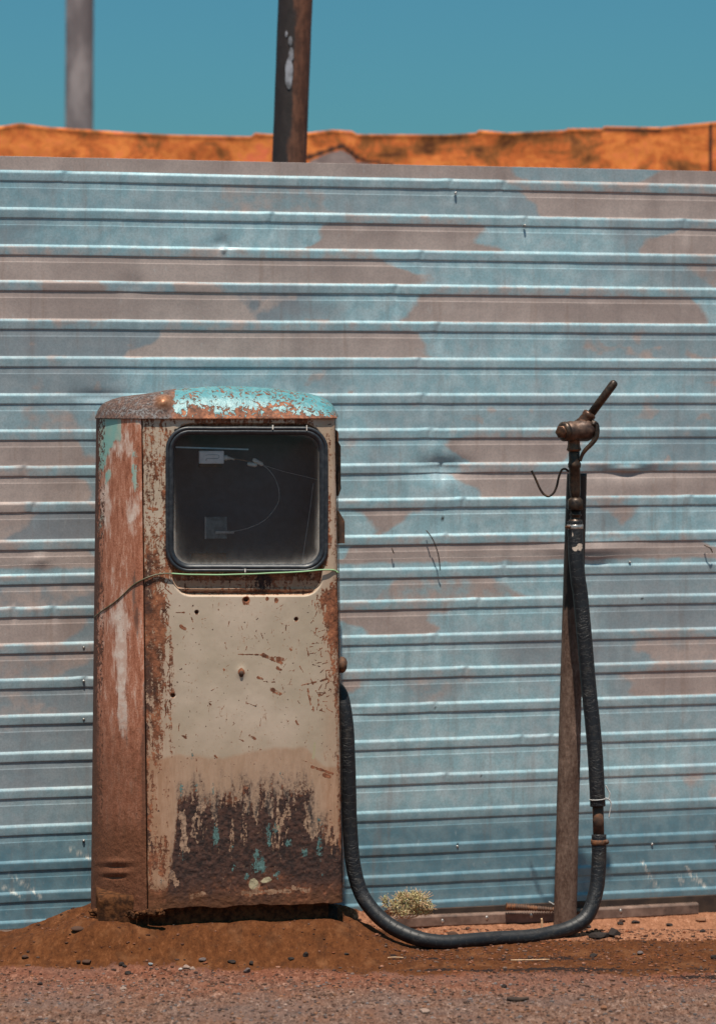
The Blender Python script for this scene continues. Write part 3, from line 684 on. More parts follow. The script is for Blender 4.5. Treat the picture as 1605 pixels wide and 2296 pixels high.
# ------------------------------------------------------------------ shrub
def shrub():
    k = M('dry_shrub_leaf'); c = k.attr('pc', 'Color'); leaf = k.bsdf(c, .8, 0, None, .2)
    D = 8.74; base = PT(912, 2058, D)
    root = thing('dry_shrub', 'small dry yellow-green shrub growing at the foot of the fence', 'shrub', base)
    mb = MB(); L = MB(); cols = []; r = np.random.default_rng(5)
    lobes = [(912, 2022, 30, 24), (885, 2030, 16, 16), (940, 2020, 26, 22), (957, 2036, 16, 18), (925, 2008, 18, 10), (900, 2012, 16, 12), (863, 2024, 8, 16), (872, 2045, 10, 10), (935, 2042, 30, 12), (898, 2044, 26, 10)]
    for li, (x, y, rx, ry) in enumerate(lobes):
        tip = PT(x, y, D + r.uniform(-.03, .03)); st = PT(905 + (x - 905) * .25, 2060, D)
        v, f, _ = tube([st, (st + tip) / 2 + [0, 0, -.008], tip], [.0022, .0014, .0008], 5, 4); mb.add(v, f)
        nn = int(rx * ry * 1.3)
        for _ in range(nn):
            q = r.normal(size=3); q /= np.linalg.norm(q); q *= r.uniform(.35, 1.05)
            p = tip + q * np.array([rx / F * D, rx / F * D, ry / F * D])
            if p[2] < base[2] - .01: continue
            s = r.uniform(.0016, .0036); a = r.normal(size=3); a /= np.linalg.norm(a); b = np.cross(a, r.normal(size=3)); b /= np.linalg.norm(b)
            L.add([p - a * s, p + b * s * .6, p + a * s * 1.2, p - b * s * .6], [(0, 1, 2, 3)])
            cc = np.array([(.42, .36, .17), (.33, .32, .15), (.50, .42, .24), (.24, .22, .10)][r.integers(4)]) * r.uniform(.75, 1.15)
            if li in (7,): cc = np.array((.36, .18, .10)) * r.uniform(.8, 1.1)
            cols += [cc] * 4
            if r.random() < .12:
                tt = p + q * .012 / max(np.linalg.norm(q), .2); v, f, _ = tube([tip + (p - tip) * .3, p, tt], .0005, 4, 2); mb.add(v, f)
    V, Fc = L.out(); obj('foliage', V, Fc, leaf, root, {'pc': np.array(cols)}, False)
    V, Fc = mb.out(); obj('stem', V, Fc, M_DRY, root)
shrub()

# ------------------------------------------------------------------ background
def slab(tops, bottom, D, th, m, name, parent, n=420, amp=.01, dk=None, seed=2):
    xs = np.linspace(tops[0][0], tops[-1][0], n); yt = np.interp(xs, [t[0] for t in tops], [t[1] for t in tops]); nr = 16
    T = np.linspace(0, 1, nr)[:, None]; Xp = np.repeat(xs[None], nr, 0); Yp = yt[None] * (1 - T) + bottom * T
    off = amp * .9 * (fbm(Xp / 130, Yp / 60, seed, 3) - .5) + .006 * np.abs(((Xp + 6 * (Yp - 330) / 30) / 150) % 1 - .5)
    lip = .005 * (1 - sm(0, .12, T)) * np.ones_like(Xp)
    V = PT(Xp, Yp, D); V[..., 1] -= off + lip
    Bk = PT(Xp, Yp, D); Bk[..., 1] += th
    nv = nr * n; Fc = grid(nr, n, flip=True).tolist() + (grid(nr, n) + nv).tolist()
    for i in range(n - 1): Fc.append((i, i + 1, nv + i + 1, nv + i)); j = (nr - 1) * n + i; Fc.append((j + 1, j, nv + j, nv + j + 1))
    for i in range(nr - 1): a = i * n; Fc.append((a + n, a, nv + a, nv + a + n)); b = i * n + n - 1; Fc.append((b, b + n, nv + b + n, nv + b))
    dkv = sm(.12, .02, T) * np.ones_like(Xp) * .4 * (fbm(Xp / 50, Yp * 0, 31, 3) > .42) + .8 * sm(.72, .80, T) * np.ones_like(Xp) * 0
    for (x0, y0, x1, y1, w) in (dk or []): dkv = np.maximum(dkv, 1 - sm(w * .5, w, seg(Xp, Yp, x0, y0, x1, y1)))
    return obj(name, np.concatenate([V.reshape(-1, 3), Bk.reshape(-1, 3)]), Fc, m, parent, {'dk': np.concatenate([dkv.ravel(), dkv.ravel() * 0])})
shed = thing('shed', 'low shed behind the fence with a rusty orange sheet roof edge', 'shed', (0, 12.3, 0))
tops = [(-900, 300), (-200, 292), (0, 283), (45, 275), (110, 284), (200, 290), (300, 297), (400, 302), (560, 305), (567, 304), (569, 297), (605, 300), (690, 297), (745, 290), (790, 293), (800, 300), (1000, 301), (1068, 297), (1072, 291), (1140, 297), (1268, 291), (1272, 287), (1350, 287), (1354, 282), (1480, 285), (1605, 272), (1900, 276), (2600, 290)]
slab(tops, 392, 12, .04, M_FAS, 'roof_edge', shed, 1000, .012, [(690, 352, 768, 326, 7), (768, 326, 802, 354, 7), (802, 356, 880, 370, 5), (1592, 280, 1592, 390, 5), (1350, 288, 1480, 290, 4)])
roofV = []
for x, y, D in [(-900, 300, 12.05), (2600, 300, 12.05)]:
    p = PT(x, 312, D); roofV += [p, p + [0, 4.5, -.25], p + [0, 4.5, -.29], p + [0, 0, -.04]]
obj('roof', roofV, [(0, 4, 5, 1), (1, 5, 6, 2), (2, 6, 7, 3), (3, 7, 4, 0), (0, 1, 2, 3), (4, 7, 6, 5)], M_FAS, shed, {'dk': np.zeros(8)}, False)
pl, pr_ = PT(-850, 392, 12.15), PT(2550, 392, 12.15)
v, f = boxm(((pl[0] + pr_[0]) / 2, 14.3, (pl[2] + .08) / 2), ((pr_[0] - pl[0]) / 2, 2.1, (pl[2] + .08) / 2)); obj('wall', v, f, M_SHED, shed, smooth=False)
bp = [(690, 372), (696, 360), (735, 343), (766, 336), (786, 347), (800, 362), (840, 369), (842, 378), (690, 378)]
Vb = [PT(x, y, 11.93) for x, y in bp] + [PT(x, y, 11.96) for x, y in bp]; nb = len(bp)
obj('broken_slate', Vb, [tuple(range(nb)), tuple(range(nb, 2 * nb))[::-1]] + [((i + 1) % nb, i, nb + i, nb + (i + 1) % nb) for i in range(nb)], M_BOARD, shed, smooth=False)
def pole(name, xt, xb, w, D, m, label, attrs=False, ytop=-420, ybase=None):
    pb = PT(xb, 370, D); pt_ = PT(xt, 0, D); d = (pt_ - pb) / (pt_[2] - pb[2]); lo = pb + d * (-.1 - pb[2]); hi = pb + d * (PT(xt, ytop, D)[2] - pb[2])
    n = 60; C = np.array([lo + (hi - lo) * t for t in np.linspace(0, 1, n)])
    v, f, a_ = tube(C, w / 2 / F * D, 28, 0, wob=.03)
    root = obj(name, v, f, m, origin=lo); tag(root, label, 'pole'); return root
pole('concrete_pole', 179, 177, 63, 15.5, M_POLE1, 'pale grey concrete pole rising behind the shed on the left')
k = M('tarred_rusty_pole'); n1 = k.noise(7, 6, .65, (1.6, 1, .5)); n2 = k.noise(40, 5, .65, (1, 1, .4))
geo = k.vec(); sx = k.N('ShaderNodeSeparateXYZ'); k.put(sx.inputs[0], geo)
side = k.ma('ADD', k.ma('MULTIPLY', k.ma('SUBTRACT', sx.outputs[0], k.ma('MULTIPLY', sx.outputs[2], .0415)), 7.5), .60)
r = k.ss(k.ma('ADD', side, k.ma('MULTIPLY', k.ma('SUBTRACT', n1, .5), 1.1)), .44, .58)
c = k.mix(n2, (.014, .011, .011), (.05, .034, .03)); c = k.mix(r, c, k.mix(k.ss(n2, .35, .65), (.085, .034, .020), (.18, .072, .04)))
ga = k.attr('gl'); c = k.mix(k.ma('MULTIPLY', ga, k.ss(n2, .3, .6)), c, (.45, .46, .52))
MP2 = k.bsdf(c, .6, 0, k.bump(n2, .003), .4)
p2 = pole('tarred_pole', 662, 648, 77, 10.2, MP2, 'dark tarred pole with rust stains standing behind the fence')
me = p2.data; cs = np.zeros(len(me.vertices) * 3); me.vertices.foreach_get('co', cs); cs = cs.reshape(-1, 3) + np.array(p2.location)
ppx = XC + F * cs[:, 0] / cs[:, 1]; ppy = YH + (H - cs[:, 2]) * F / cs[:, 1]
# finer white paint drips: child paint patches following the pole surface
def patch(px0, py0, w, h, seed):
    T = np.linspace(0, 2 * np.pi, 22, endpoint=False); r_ = 1 + .25 * (vn(np.cos(T) * 2 + 9, np.sin(T) * 2 + 9, seed) - .5)
    X_ = px0 + w / 2 * np.cos(T) * r_; Y_ = py0 + h / 2 * np.sin(T) * r_
    rr0 = 38.5; cx = 648 + (370 - Y_) / 370 * 14; dd = 10.2 - np.sqrt(np.maximum(rr0 ** 2 - (X_ - cx) ** 2, 4)) / F * 10.2 - .0025
    V = [PT(a, b, d) for a, b, d in zip(X_, Y_, dd)]; cxx = 648 + (370 - py0) / 370 * 14
    V.append(PT(px0, py0, 10.2 - math.sqrt(rr0 ** 2 - (px0 - cxx) ** 2) / F * 10.2 - .004))
    return V, [(i, (i + 1) % 22, 22) for i in range(22)]
M_WP = noisy('white_paint_drip', (.10, .095, .10), (.36, .36, .40), 22, .6)
for i, a in enumerate([(648, 165, 17, 72), (651, 92, 9, 22), (653, 120, 11, 30), (642, 75, 5, 14)]):
    v, f = patch(*a, i); obj('paint_drip', v, f, M_WP, p2)

# ------------------------------------------------------------------ fuel pump
TP = .15; YP0 = 8.345
def pumpY(x): return YP0 / (1 - TP * (np.asarray(x, float) - XC) / F)
def lerpy(a, b): return lambda y: a + (b - a) * (np.asarray(y, float) - 935) / 1105.
XL, XS, XR = lerpy(217, 205), lerpy(318, 331), lerpy(753, 770)
pump = thing('fuel_pump', 'old rusty cream fuel pump with turquoise cap on a soil mound', 'fuel pump', tuple(PT(500, 2090, 8.45)))
pn = np.array([TP, -1, 0]) / math.hypot(TP, 1)
SP = F / 8.3        # px per metre at the pump
def front(x, y, d=0):
    """point on the front plane; d metres outward"""
    return PT(x, y, pumpY(x)) + pn * np.asarray(d)[..., None]
# front panel
nx, ny = 285, 720
ys = np.linspace(936, 2046, ny); U = np.linspace(0, 1, nx)
Yp = np.repeat(ys[:, None], nx, 1); xs0 = XS(Yp) + .6; xs1 = XR(Yp); Xp = xs0 + (xs1 - xs0) * U[None]
bot = 2041 - 17 * (Xp - 331) / 440 + 9 * (fbm(Xp / 45, Xp * 0, 4, 4) - .5)
Yp = np.where(Yp > 2000, 2000 + (Yp - 2000) * (bot - 2000) / 46, Yp)
d = np.zeros_like(Xp)
u = np.clip((Xp - (xs1 - 15)) / 15, 0, 1); d -= .020 * (1 - np.sqrt(1 - u ** 2 * .985))
u = np.clip(((xs0 + 4) - Xp) / 4, 0, 1); d -= .006 * u ** 2
sR = rr(Xp, Yp, 386, 948, 723, 1337, 44); rec = sm(1, -5, sR)
d -= .011 * rec
d += -.003 * gauss(Xp, Yp, 0, 1329, 1e9, 4) * rec + .003 * gauss(Xp, Yp, 0, 1322, 1e9, 3) * rec
d += .0030 * (fbm(Xp / 160, Yp / 190, 14, 3) - .5) + .0012 * (fbm(Xp / 30, Yp / 40, 15, 3) - .5)
d += -.003 * np.exp(-np.abs(Xp - (XS(Yp) + 48)) / 2.0) * sm(1345, 1380, Yp) * .4
for hx, hy, hr in [(441, 1373, 3.4), (664, 1389, 3.4), (552, 1345, 4.5), (395, 966, 3), (620, 985, 0), (415, 1545, 0), (388, 1560, 4), (720, 980, 3)]:
    if hr: d -= .012 * sm(hr + 1.2, hr - 1, np.hypot(Xp - hx, Yp - hy))
d += .004 * gauss(Xp, Yp, 541, 1507, 10, 12)
# masks
dL = Xp - XS(Yp); dR = XR(Yp) - Xp
nA = (fbm(Xp / 26, Yp / 44, 60, 5, .6) - .5) * 2 + .5; nB = (fbm(Xp / 9, Yp / 22, 61, 5, .6) - .5) * 2.2 + .5; nC = fbm(Xp / 60, Yp / 70, 62, 3)
rust = np.zeros_like(Xp) + .07 + .10 * sm(.5, .7, fbm(Xp / 50, Yp / 50, 68, 3))
# left strip
le = np.interp(Yp, [936, 1000, 1180, 1260, 1330, 1480, 1560, 1700, 1760, 1900, 2045], [.38, .42, .42, .60, .70, .68, .60, .50, .42, .55, .55])
rust = np.maximum(rust, le * (1 - sm(30, 64, dL + 24 * (nA - .5))))
rust = np.maximum(rust, .8 * (1 - sm(0, 5, dL)))
rust = np.maximum(rust, .46 * (1 - sm(2, 9, np.abs(dL - 58 + 8 * (nB - .5)))) * sm(1380, 1420, Yp) * sm(1760, 1640, Yp))
rust = np.maximum(rust, .62 * sm(1240, 1275, Yp) * sm(1320, 1290, Yp) * (Xp < 400))
# around window
sW = rr(Xp, Yp, 371, 956, 736, 1284, 50)
rust = np.maximum(rust, .62 * (1 - sm(2, 16, sW + 12 * (nB - .5))) * (1 - .4 * sm(1200, 1000, Yp)))
rust = np.maximum(rust, .48 * gauss(Xp, Yp, 368, 985, 22, 40)); rust = np.maximum(rust, .60 * gauss(Xp, Yp, 360, 1060, 10, 70))
# top edge
rust = np.maximum(rust, .56 * (1 - sm(8, 30, Yp - 936 + 18 * (nA - .5))) * sm(400, 440, Xp) * sm(725, 690, Xp))
rust = np.maximum(rust, .38 * (1 - sm(0, 50, Yp - 936)) * (Xp < 400))
# right strip
re_ = np.interp(Yp, [936, 1280, 1340, 1400, 1480, 1560, 1640, 1720, 1800, 1900, 2045], [.35, .42, .80, .74, .60, .52, .42, .40, .5, .7, .9])
rw = np.interp(Yp, [936, 1290, 1340, 1420, 1520, 1640, 2045], [6, 10, 52, 34, 22, 12, 14])
rust = np.maximum(rust, re_ * (1 - sm(.5, 1.25, dR / rw + .5 * (nB - .5))))
# scratches
for x0, y0, x1, y1, w, a in [(535, 1467, 590, 1469, 1.6, .7), (590, 1469, 630, 1486, 5, .62), (618, 1474, 634, 1478, 4, .7), (622, 1498, 630, 1502, 3.5, .66), (578, 1520, 590, 1523, 3.5, .66), (590, 1528, 616, 1530, 2, .6),
                             (608, 1546, 628, 1556, 5, .6), (676, 1537, 735, 1523, 2.2, .56), (690, 1545, 697, 1580, 2.8, .58), (696, 1520, 701, 1534, 2, .5), (556, 1577, 573, 1584, 1.3, .75), (585, 1612, 583, 1628, 1.3, .75), (664, 1617, 668, 1625, 2, .7),
                             (668, 1572, 676, 1583, 1.2, .7), (672, 1494, 680, 1508, 1.2, .7), (560, 1650, 574, 1658, 3, .5), (534, 1657, 545, 1662, 1.2, .7), (408, 1650, 418, 1655, 3, .6), (541, 1403, 544, 1412, 1.4, .7), (425, 1375, 433, 1395, 1.3, .6),
                             (405, 1404, 414, 1410, 4, .66), (395, 1374, 412, 1374, 2, .7), (414, 1440, 416, 1455, 1.2, .6), (700, 1720, 745, 1735, 3.5, .8), (727, 1738, 738, 1742, 5, .85), (330, 970, 350, 992, 1.3, .7), (333, 1010, 342, 1030, 1.3, .7),
                             (335, 1140, 352, 1142, 4, .8), (325, 1160, 370, 1163, 1.6, .6), (335, 1190, 365, 1162, 1.6, .6), (348, 1040, 352, 1075, 2.5, .7), (360, 950, 366, 968, 3, .7), (676, 1705, 700, 1712, 1.4, .5),
                             (600, 1440, 606, 1447, 1.5, .6), (585, 1419, 590, 1432, 1.6, .6), (688, 1453, 692, 1470, 1.4, .6), (500, 1500, 503, 1503, 1.8, .7), (470, 1578, 474, 1581, 1.8, .7), (482, 1695, 487, 1700, 2.5, .7), (650, 1455, 653, 1458, 2, .7),
                             (440, 1700, 441, 1730, 1.4, .5), (505, 1441, 508, 1460, 1.2, .5)]:
    m = a * (1 - sm(w * .6, w * 1.3, seg(Xp, Yp, x0, y0, x1, y1) + 1.2 * (nB - .5))); rust = np.maximum(rust, m)
for hx, hy, hr in [(441, 1373, 6), (664, 1389, 6), (552, 1347, 11), (541, 1508, 10), (388, 1560, 6), (620, 1346, 7), (600, 1343, 5)]:
    rust = np.maximum(rust, .85 * (1 - sm(hr * .5, hr, np.hypot(Xp - hx, (Yp - hy) * .8))))
q_ = RNG.random((170, 4))
for q in q_:
    L_ = 5 + 16 * q[2]; a_ = (q[3] - .5) * 2.2 + (1.57 if q[0] > .45 else .4); x0 = 328 + 52 * q[0]; y0 = 1190 + 420 * q[1]
    m = .80 * (1 - sm(.5, 1.6, seg(Xp[100:520], Yp[100:520], x0, y0, x0 + L_ * math.cos(a_), y0 + L_ * math.sin(a_)))); rust[100:520] = np.maximum(rust[100:520], m)
q_ = RNG.random((60, 4))
for q in q_:
    L_ = 4 + 14 * q[2]; a_ = q[3] * 3.1; x0 = 700 + 48 * q[0]; y0 = 1335 + 260 * q[1]
    m = .78 * (1 - sm(.5, 1.5, seg(Xp[240:460], Yp[240:460], x0, y0, x0 + L_ * math.cos(a_), y0 + L_ * math.sin(a_)))); rust[240:460] = np.maximum(rust[240:460], m)
q_ = RNG.random((60, 4))
for q in q_:
    L_ = 4 + 16 * q[2]; a_ = q[3] * 3.1; x0 = 395 + 320 * q[0]; y0 = 1350 + 330 * q[1]
    m = .60 * (1 - sm(.3, 1.1, seg(Xp[250:500], Yp[250:500], x0, y0, x0 + L_ * math.cos(a_), y0 + L_ * math.sin(a_)))); rust[250:500] = np.maximum(rust[250:500], m)
rr0_ = RNG.random((90, 3))
for q in rr0_:
    rust = np.maximum(rust, .62 * (1 - sm(.6, 1.9, np.hypot(Xp - (390 + 350 * q[0]), (Yp - (1350 + 340 * q[1])) * .8))) * 1.1)
# large lower rust field
ty = np.interp(Xp, [330, 372, 388, 400, 430, 470, 520, 560, 600, 640, 690, 706, 725, 770], [2040, 2000, 1900, 1790, 1760, 1785, 1750, 1760, 1745, 1738, 1745, 1800, 1860, 1870])
fl = Yp - ty + 110 * (fbm(Xp / 26, Yp / 80, 70, 5, .6) - .5) + 90 * (fbm(Xp / 6, Yp / 22, 71, 5, .65) - .5)
fld = sm(-30, 70, fl)
rust = np.maximum(rust, .86 * fld - .42 * sm(.54, .68, fbm(Xp / 14, Yp / 60, 73, 5, .6)) * sm(1950, 1870, Yp))
# surviving paint islands
for x0, y0, x1, y1, w in [(408, 1830, 415, 1900, 9), (690, 1810, 700, 1870, 9), (478, 1800, 484, 1850, 5), (440, 1830, 436, 1880, 5), (597, 1780, 604, 1830, 5), (555, 1790, 556, 1815, 4), (360, 1750, 368, 1860, 12), (352, 1960, 368, 1990, 10), (385, 1960, 392, 1990, 7)]:
    rust = rust - .55 * (1 - sm(w * .3, w * 1.5, seg(Xp, Yp, x0, y0, x1, y1) + 14 * (nB - .5)))
rust = np.where(Yp > 1985, np.maximum(rust, .80 * sm(1980, 2005, Yp)), rust)
dark = np.clip(fld * (.95 - .35 * sm(1900, 2000, Yp)) * (.65 + .5 * nC), 0, 1)
dark = np.maximum(dark, .55 * (1 - sm(10, 40, dL)) * (nC > .55))
dark = np.where(rust > .65, np.maximum(dark, .30), dark)
dirtl = 1697 - 22 * sm(480, 640, Xp) + 45 * sm(680, 740, Xp) + 14 * (fbm(Xp / 40, Yp * 0, 80, 3) - .5)
dirt = np.clip(.62 * sm(dirtl - 5, dirtl + 7, Yp) + .12 * sm(1560, 1690, Yp) + .35 * (1 - sm(20, 55, dR)) + .30 * (1 - sm(0, 60, dL)) * (Yp > 1200) + .22 * sm(1300, 1500, Yp) * (1 - sm(40, 90, dL)), 0, 1)
dirt = np.maximum(dirt, rec * .95)
rust = np.where(rec > .4, .35 + .25 * (Yp < 1303) + .5 * (1 - sm(1, 3, np.abs(Yp - 1329))) + .35 * gauss(Xp, Yp, 590, 1310, 22, 30), rust)
dark = np.maximum(dark, gauss(Xp, Yp, 590, 1306, 26, 26) * rec)
teal = np.zeros_like(Xp)
for x, y, a, b, s_ in [(485, 1878, 8, 20, .85), (575, 1918, 9, 12, .8), (582, 1942, 16, 18, .85), (552, 1966, 8, 8, .8), (600, 1865, 7, 16, .6), (645, 1892, 7, 8, .75), (682, 1912, 8, 10, .75), (715, 1845, 7, 12, .6), (716, 1900, 7, 26, .7), (406, 1915, 8, 22, .5),
                       (620, 1860, 6, 12, .6), (604, 1890, 6, 14, .65), (407, 1768, 5, 16, .6), (442, 1762, 5, 18, .5), (478, 1780, 5, 16, .5), (632, 1740, 6, 14, .45), (620, 1963, 6, 8, .7), (362, 1980, 4, 8, .55), (520, 1900, 4, 4, .7), (525, 1945, 8, 10, .45), (722, 1963, 6, 6, .5), (500, 1850, 4, 6, .4), (430, 1700, 3, 14, .35), (465, 1705, 3, 14, .35)]:
    teal = np.maximum(teal, s_ * gauss(Xp, Yp, x, y, a, b) ** .6)
cream = np.zeros_like(Xp)
for x, y, a, b, s_ in [(568, 1982, 11, 11, .95), (598, 1974, 16, 9, .7), (624, 1855, 3, 4, .9), (330, 940, 2, 3, 0)]:
    cream = np.maximum(cream, s_ * gauss(Xp, Yp, x, y, a, b) ** .6)
cream = np.maximum(cream, .62 * (1 - sm(2, 6, seg(Xp, Yp, 706, 1668, 702, 1700))))
soilm = sm(1960, 2045, Yp + 25 * (nA - .5)) * .45 + .25 * sm(1880, 2000, Yp)
lightr = np.zeros_like(Xp)
for a in [(560, 2003, 580, 1985), (545, 2003, 650, 1998), (575, 1995, 560, 2008), (655, 1992, 690, 1998), (430, 2012, 460, 2004)]:
    lightr = np.maximum(lightr, 1 - sm(2, 7, seg(Xp, Yp, *a) + 4 * (nB - .5)))
dark = dark * (1 - lightr); dirt = np.clip(dirt, 0, 1); rust = rust - .55 * lightr; dirt = np.maximum(dirt, lightr)
d += .0022 * (fbm(Xp / 7, Yp / 7, 91, 3) - .5) * fld
Vf = front(Xp, Yp, d)
cx_ = (Xp[:-1, :-1] + Xp[1:, 1:]) / 2; cy_ = (Yp[:-1, :-1] + Yp[1:, 1:]) / 2
keepf = rr(cx_, cy_, 381, 966, 727, 1274, 42) > 0
fp = obj('front_panel', Vf, grid(ny, nx, keepf, flip=True), MF, pump,
         {'smr': (np.exp(-((fl - 32) / 42) ** 2) * (Xp > 380) * (Xp < 735) + .45 * fld).ravel(), 'wa': np.clip(np.stack([rust.ravel(), dark.ravel(), dirt.ravel()], 1), -.5, 1), 'wb': np.clip(np.stack([teal.ravel(), cream.ravel(), soilm.ravel()], 1), 0, 1)})
so = fp.modifiers.new('thick', 'SOLIDIFY'); so.thickness = .0015; so.offset = -1
# side panel
na, ny = 120, 560
A_ = np.linspace(0, 1, na)[None]; ys = np.linspace(936, 2056, ny)[:, None]
def sidecurve(a): return 1 - (1 - a) ** 1.7, .21 * a ** 1.2
Yp = ys + 0 * A_; s_, dd = sidecurve(A_); Xp = XS(Yp) - 1 - (XS(Yp) - 1 - XL(Yp)) * s_
bot = 2050 - 6 * (Xp - 205) / 125 + 12 * (fbm(Xp / 30, Xp * 0, 44, 4) - .5)
Yp = np.where(Yp > 2000, 2000 + (Yp - 2000) * (bot - 2000) / 56, Yp)
out = .0015 * (fbm(Xp / 30, Yp / 60, 17, 3) - .5) + .002 * (fbm(Xp / 8, Yp / 8, 19, 3) - .5) * sm(1700, 1950, Yp)
out = out + .006 * gauss(Xp, Yp, 262, 1933, 32, 6) + .006 * gauss(Xp, Yp, 262, 1957, 30, 6) - .008 * gauss(Xp, Yp, 258, 1968, 18, 3.5) - .004 * gauss(Xp, Yp, 262, 1945, 24, 3)
lipd = -.002 * (1 - sm(0, .03, A_))
Ds = pumpY(XS(Yp)) + dd - lipd - out
Vs = PT(Xp, Yp, Ds)
fr_ = (XS(Yp) - Xp) / (XS(Yp) - XL(Yp))
nA = fbm(Xp / 30, Yp / 60, 160, 4)
teal = np.clip(.85 * sm(1025, 960, Yp + 60 * (fr_ < .45) * 1.0 - 50 * (nA - .5)) + .55 * sm(.55, .9, fr_) * sm(1160, 1000, Yp) + .38 * sm(.1, 0, fr_) * 0, 0, 1)
teal = np.maximum(teal, .5 * gauss(Xp, Yp, 245, 1065, 12, 22)); teal = np.maximum(teal, .42 * gauss(Xp, Yp, 305, 1060, 12, 110)); teal = np.maximum(teal, .45 * gauss(Xp, Yp, 228, 1180, 9, 70))
pale = .34 + .75 * gauss(Xp, Yp, 274, 1480, 11, 110) + .5 * gauss(Xp, Yp, 275, 1620, 10, 60) + .30 * gauss(Xp, Yp, 262, 1390, 30, 30) + .35 * gauss(Xp, Yp, 298, 1130, 14, 60) + .4 * gauss(Xp, Yp, 240, 1140, 14, 100) + .25 * gauss(Xp, Yp, 260, 1000, 50, 40)  # pale patches; the long mid-panel streak is a painted highlight
pale = pale - .25 * gauss(Xp, Yp, 275, 1090, 25, 50) - .2 * gauss(Xp, Yp, 250, 1210, 25, 60) - .5 * sm(1600, 1700, Yp)
dark = .42 * gauss(Xp, Yp, 303, 1290, 22, 70) + .35 * gauss(Xp, Yp, 225, 1290, 14, 50) + .5 * gauss(Xp, Yp, 306, 1390, 9, 45) + .55 * gauss(Xp, Yp, 327, 1800, 9, 400) + .25 * sm(1500, 1700, Yp) + .5 * gauss(fr_, 0, 1, 0, .12, 1)
rusts = .30 * (fr_ > .8) + .42 * gauss(fr_, 0, 1, 0, .07, 1) + .12 + .12 * (nA > .55)
teal = np.clip(teal * 1.15 + .10 * sm(1250, 1000, Yp), 0, 1); dark = dark + .10
soil = sm(1380, 1760, Yp) * .62 + .42 * sm(1800, 1940, Yp)
sp_ = obj('side_panel', Vs, grid(ny, na), MS, pump, {'wa': np.clip(np.stack([rusts.ravel(), dark.ravel(), pale.ravel()], 1), 0, 1), 'wb': np.clip(np.stack([teal.ravel(), 0 * teal.ravel(), soil.ravel()], 1), 0, 1)})
sp_['label'] = 'curved left side panel, turquoise above and orange rust below'
so = sp_.modifiers.new('thick', 'SOLIDIFY'); so.thickness = .002; so.offset = 1
# right side panel and back
def ruled(name, x_of_y, D0f, D1, m, n=40, flip=False):
    ys = np.linspace(937, 2026, 200)[:, None]; T = np.linspace(0, 1, n)[None]
    X0 = (x_of_y(ys) - XC) / F * D0f(ys); D = D0f(ys) + (D1 - D0f(ys)) * T; Z = H - (ys - YH) / F * D0f(ys) + 0 * T
    V = np.stack([X0 + 0 * T + .002 * (fbm(D * 20, Z * 10, 7) - .5), D, Z], -1)
    q = V.shape[0] * V.shape[1]; nA = fbm(D * 10, Z * 4, 5, 4).ravel()
    return obj(name, V, grid(200, n, flip=flip), m, pump, {'wa': np.stack([.45 + .5 * (nA - .5), .3 + 0 * nA, .4 + 0 * nA], 1), 'wb': np.zeros((q, 3))})
ruled('side_panel', lambda y: XR(y), lambda y: pumpY(XR(y)) + .018, 8.70, MF)['label'] = 'flat right side panel'
ysx = np.linspace(937, 2040, 30)
def bpts(y): 
    DL = float(pumpY(XS(y))) + .21; DR = float(pumpY(XR(y))) + .018
    xl = (XL(y) - XC) / F * DL; xr = (XR(y) - XC) / F * DR; z = H - (y - YH) / F * 8.35
    return [(xl, DL - .005, z), (xl + .006, 8.60, z), (xr - .004, 8.70, z)]
V = []; [V.extend(bpts(float(y))) for y in ysx]
obj('rear_panel', V, grid(30, 3), MF, pump, {'wa': np.tile([.5, .3, .4], (90, 1)), 'wb': np.zeros((90, 3))}, False)
# closed deck + floor so the housing is a solid body
for yy, nm in ((940, 'deck'), (2022, 'floor_plate')):
    a, b, c = bpts(yy); P3 = [a, b, c, tuple(front(XR(yy) - 4, yy, -.02)), tuple(front(XS(yy) + 4, yy, -.02))]
    P3 = [np.array((p[0], p[1], a[2])) for p in P3]; P3 = np.array(P3 + [p - np.array([0, 0, .004]) for p in P3])
    obj(nm, P3, [(0, 1, 2, 3, 4)[::-1], (5, 6, 7, 8, 9)] + [(i, (i + 1) % 5, 5 + (i + 1) % 5, 5 + i) for i in range(5)], M_SOILRUST, pump, smooth=False)
# plinth
pb = []
xsP = np.linspace(0, 1, 60)
def prism_ring(x0, x1, yt, ybm, d0, d1, seed):
    V = []
    for yy in np.linspace(yt, ybm, 8):
        ring = [front(x0 + (x1 - x0) * t, yy, -d0 - .006 * float(fbm(t * 14, yy / 9, seed, 3))) for t in xsP]
        ring += [front(x1, yy, -d1), front(x0, yy, -d1)]; V += ring
    k = len(xsP) + 2; Fc = []
    for i in range(7):
        for q in range(k): Fc.append((i * k + q, (i + 1) * k + q, (i + 1) * k + (q + 1) % k, i * k + (q + 1) % k))
    Fc += [tuple(range(k)), tuple(7 * k + q for q in range(k))[::-1]]
    return V, Fc
V, Fc = prism_ring(222, 739, 2012, 2130, .022, .30, 5); obj('plinth', V, Fc, M_SOILRUST, pump)
v, f = prism_ring(735, 762, 2046, 2130, .05, .22, 6); obj('plinth_block', v, f, M_DARK, pump)
# crumbling rust flakes hanging from lower left edge
mb = MB(); r = np.random.default_rng(3)
for i in range(46):
    t = r.random(); x = 206 + 165 * t; y = 2043 + 8 * r.random() + (8 if 230 < x < 330 else 0) * r.random(); D = float(pumpY(331)) + (.10 * (331 - x) / 125 if x < 331 else 0) - .012
    v = I2V * (1 + .35 * (r.random((len(I2V), 1)) - .5)) * np.array([r.uniform(.006, .014), .009, r.uniform(.004, .010)]); mb.add(v + PT(x, y, D), I2F)
V, Fc = mb.out(); fk = obj('rust_flakes', V, Fc, M_SOILRUST, pump, smooth=True)
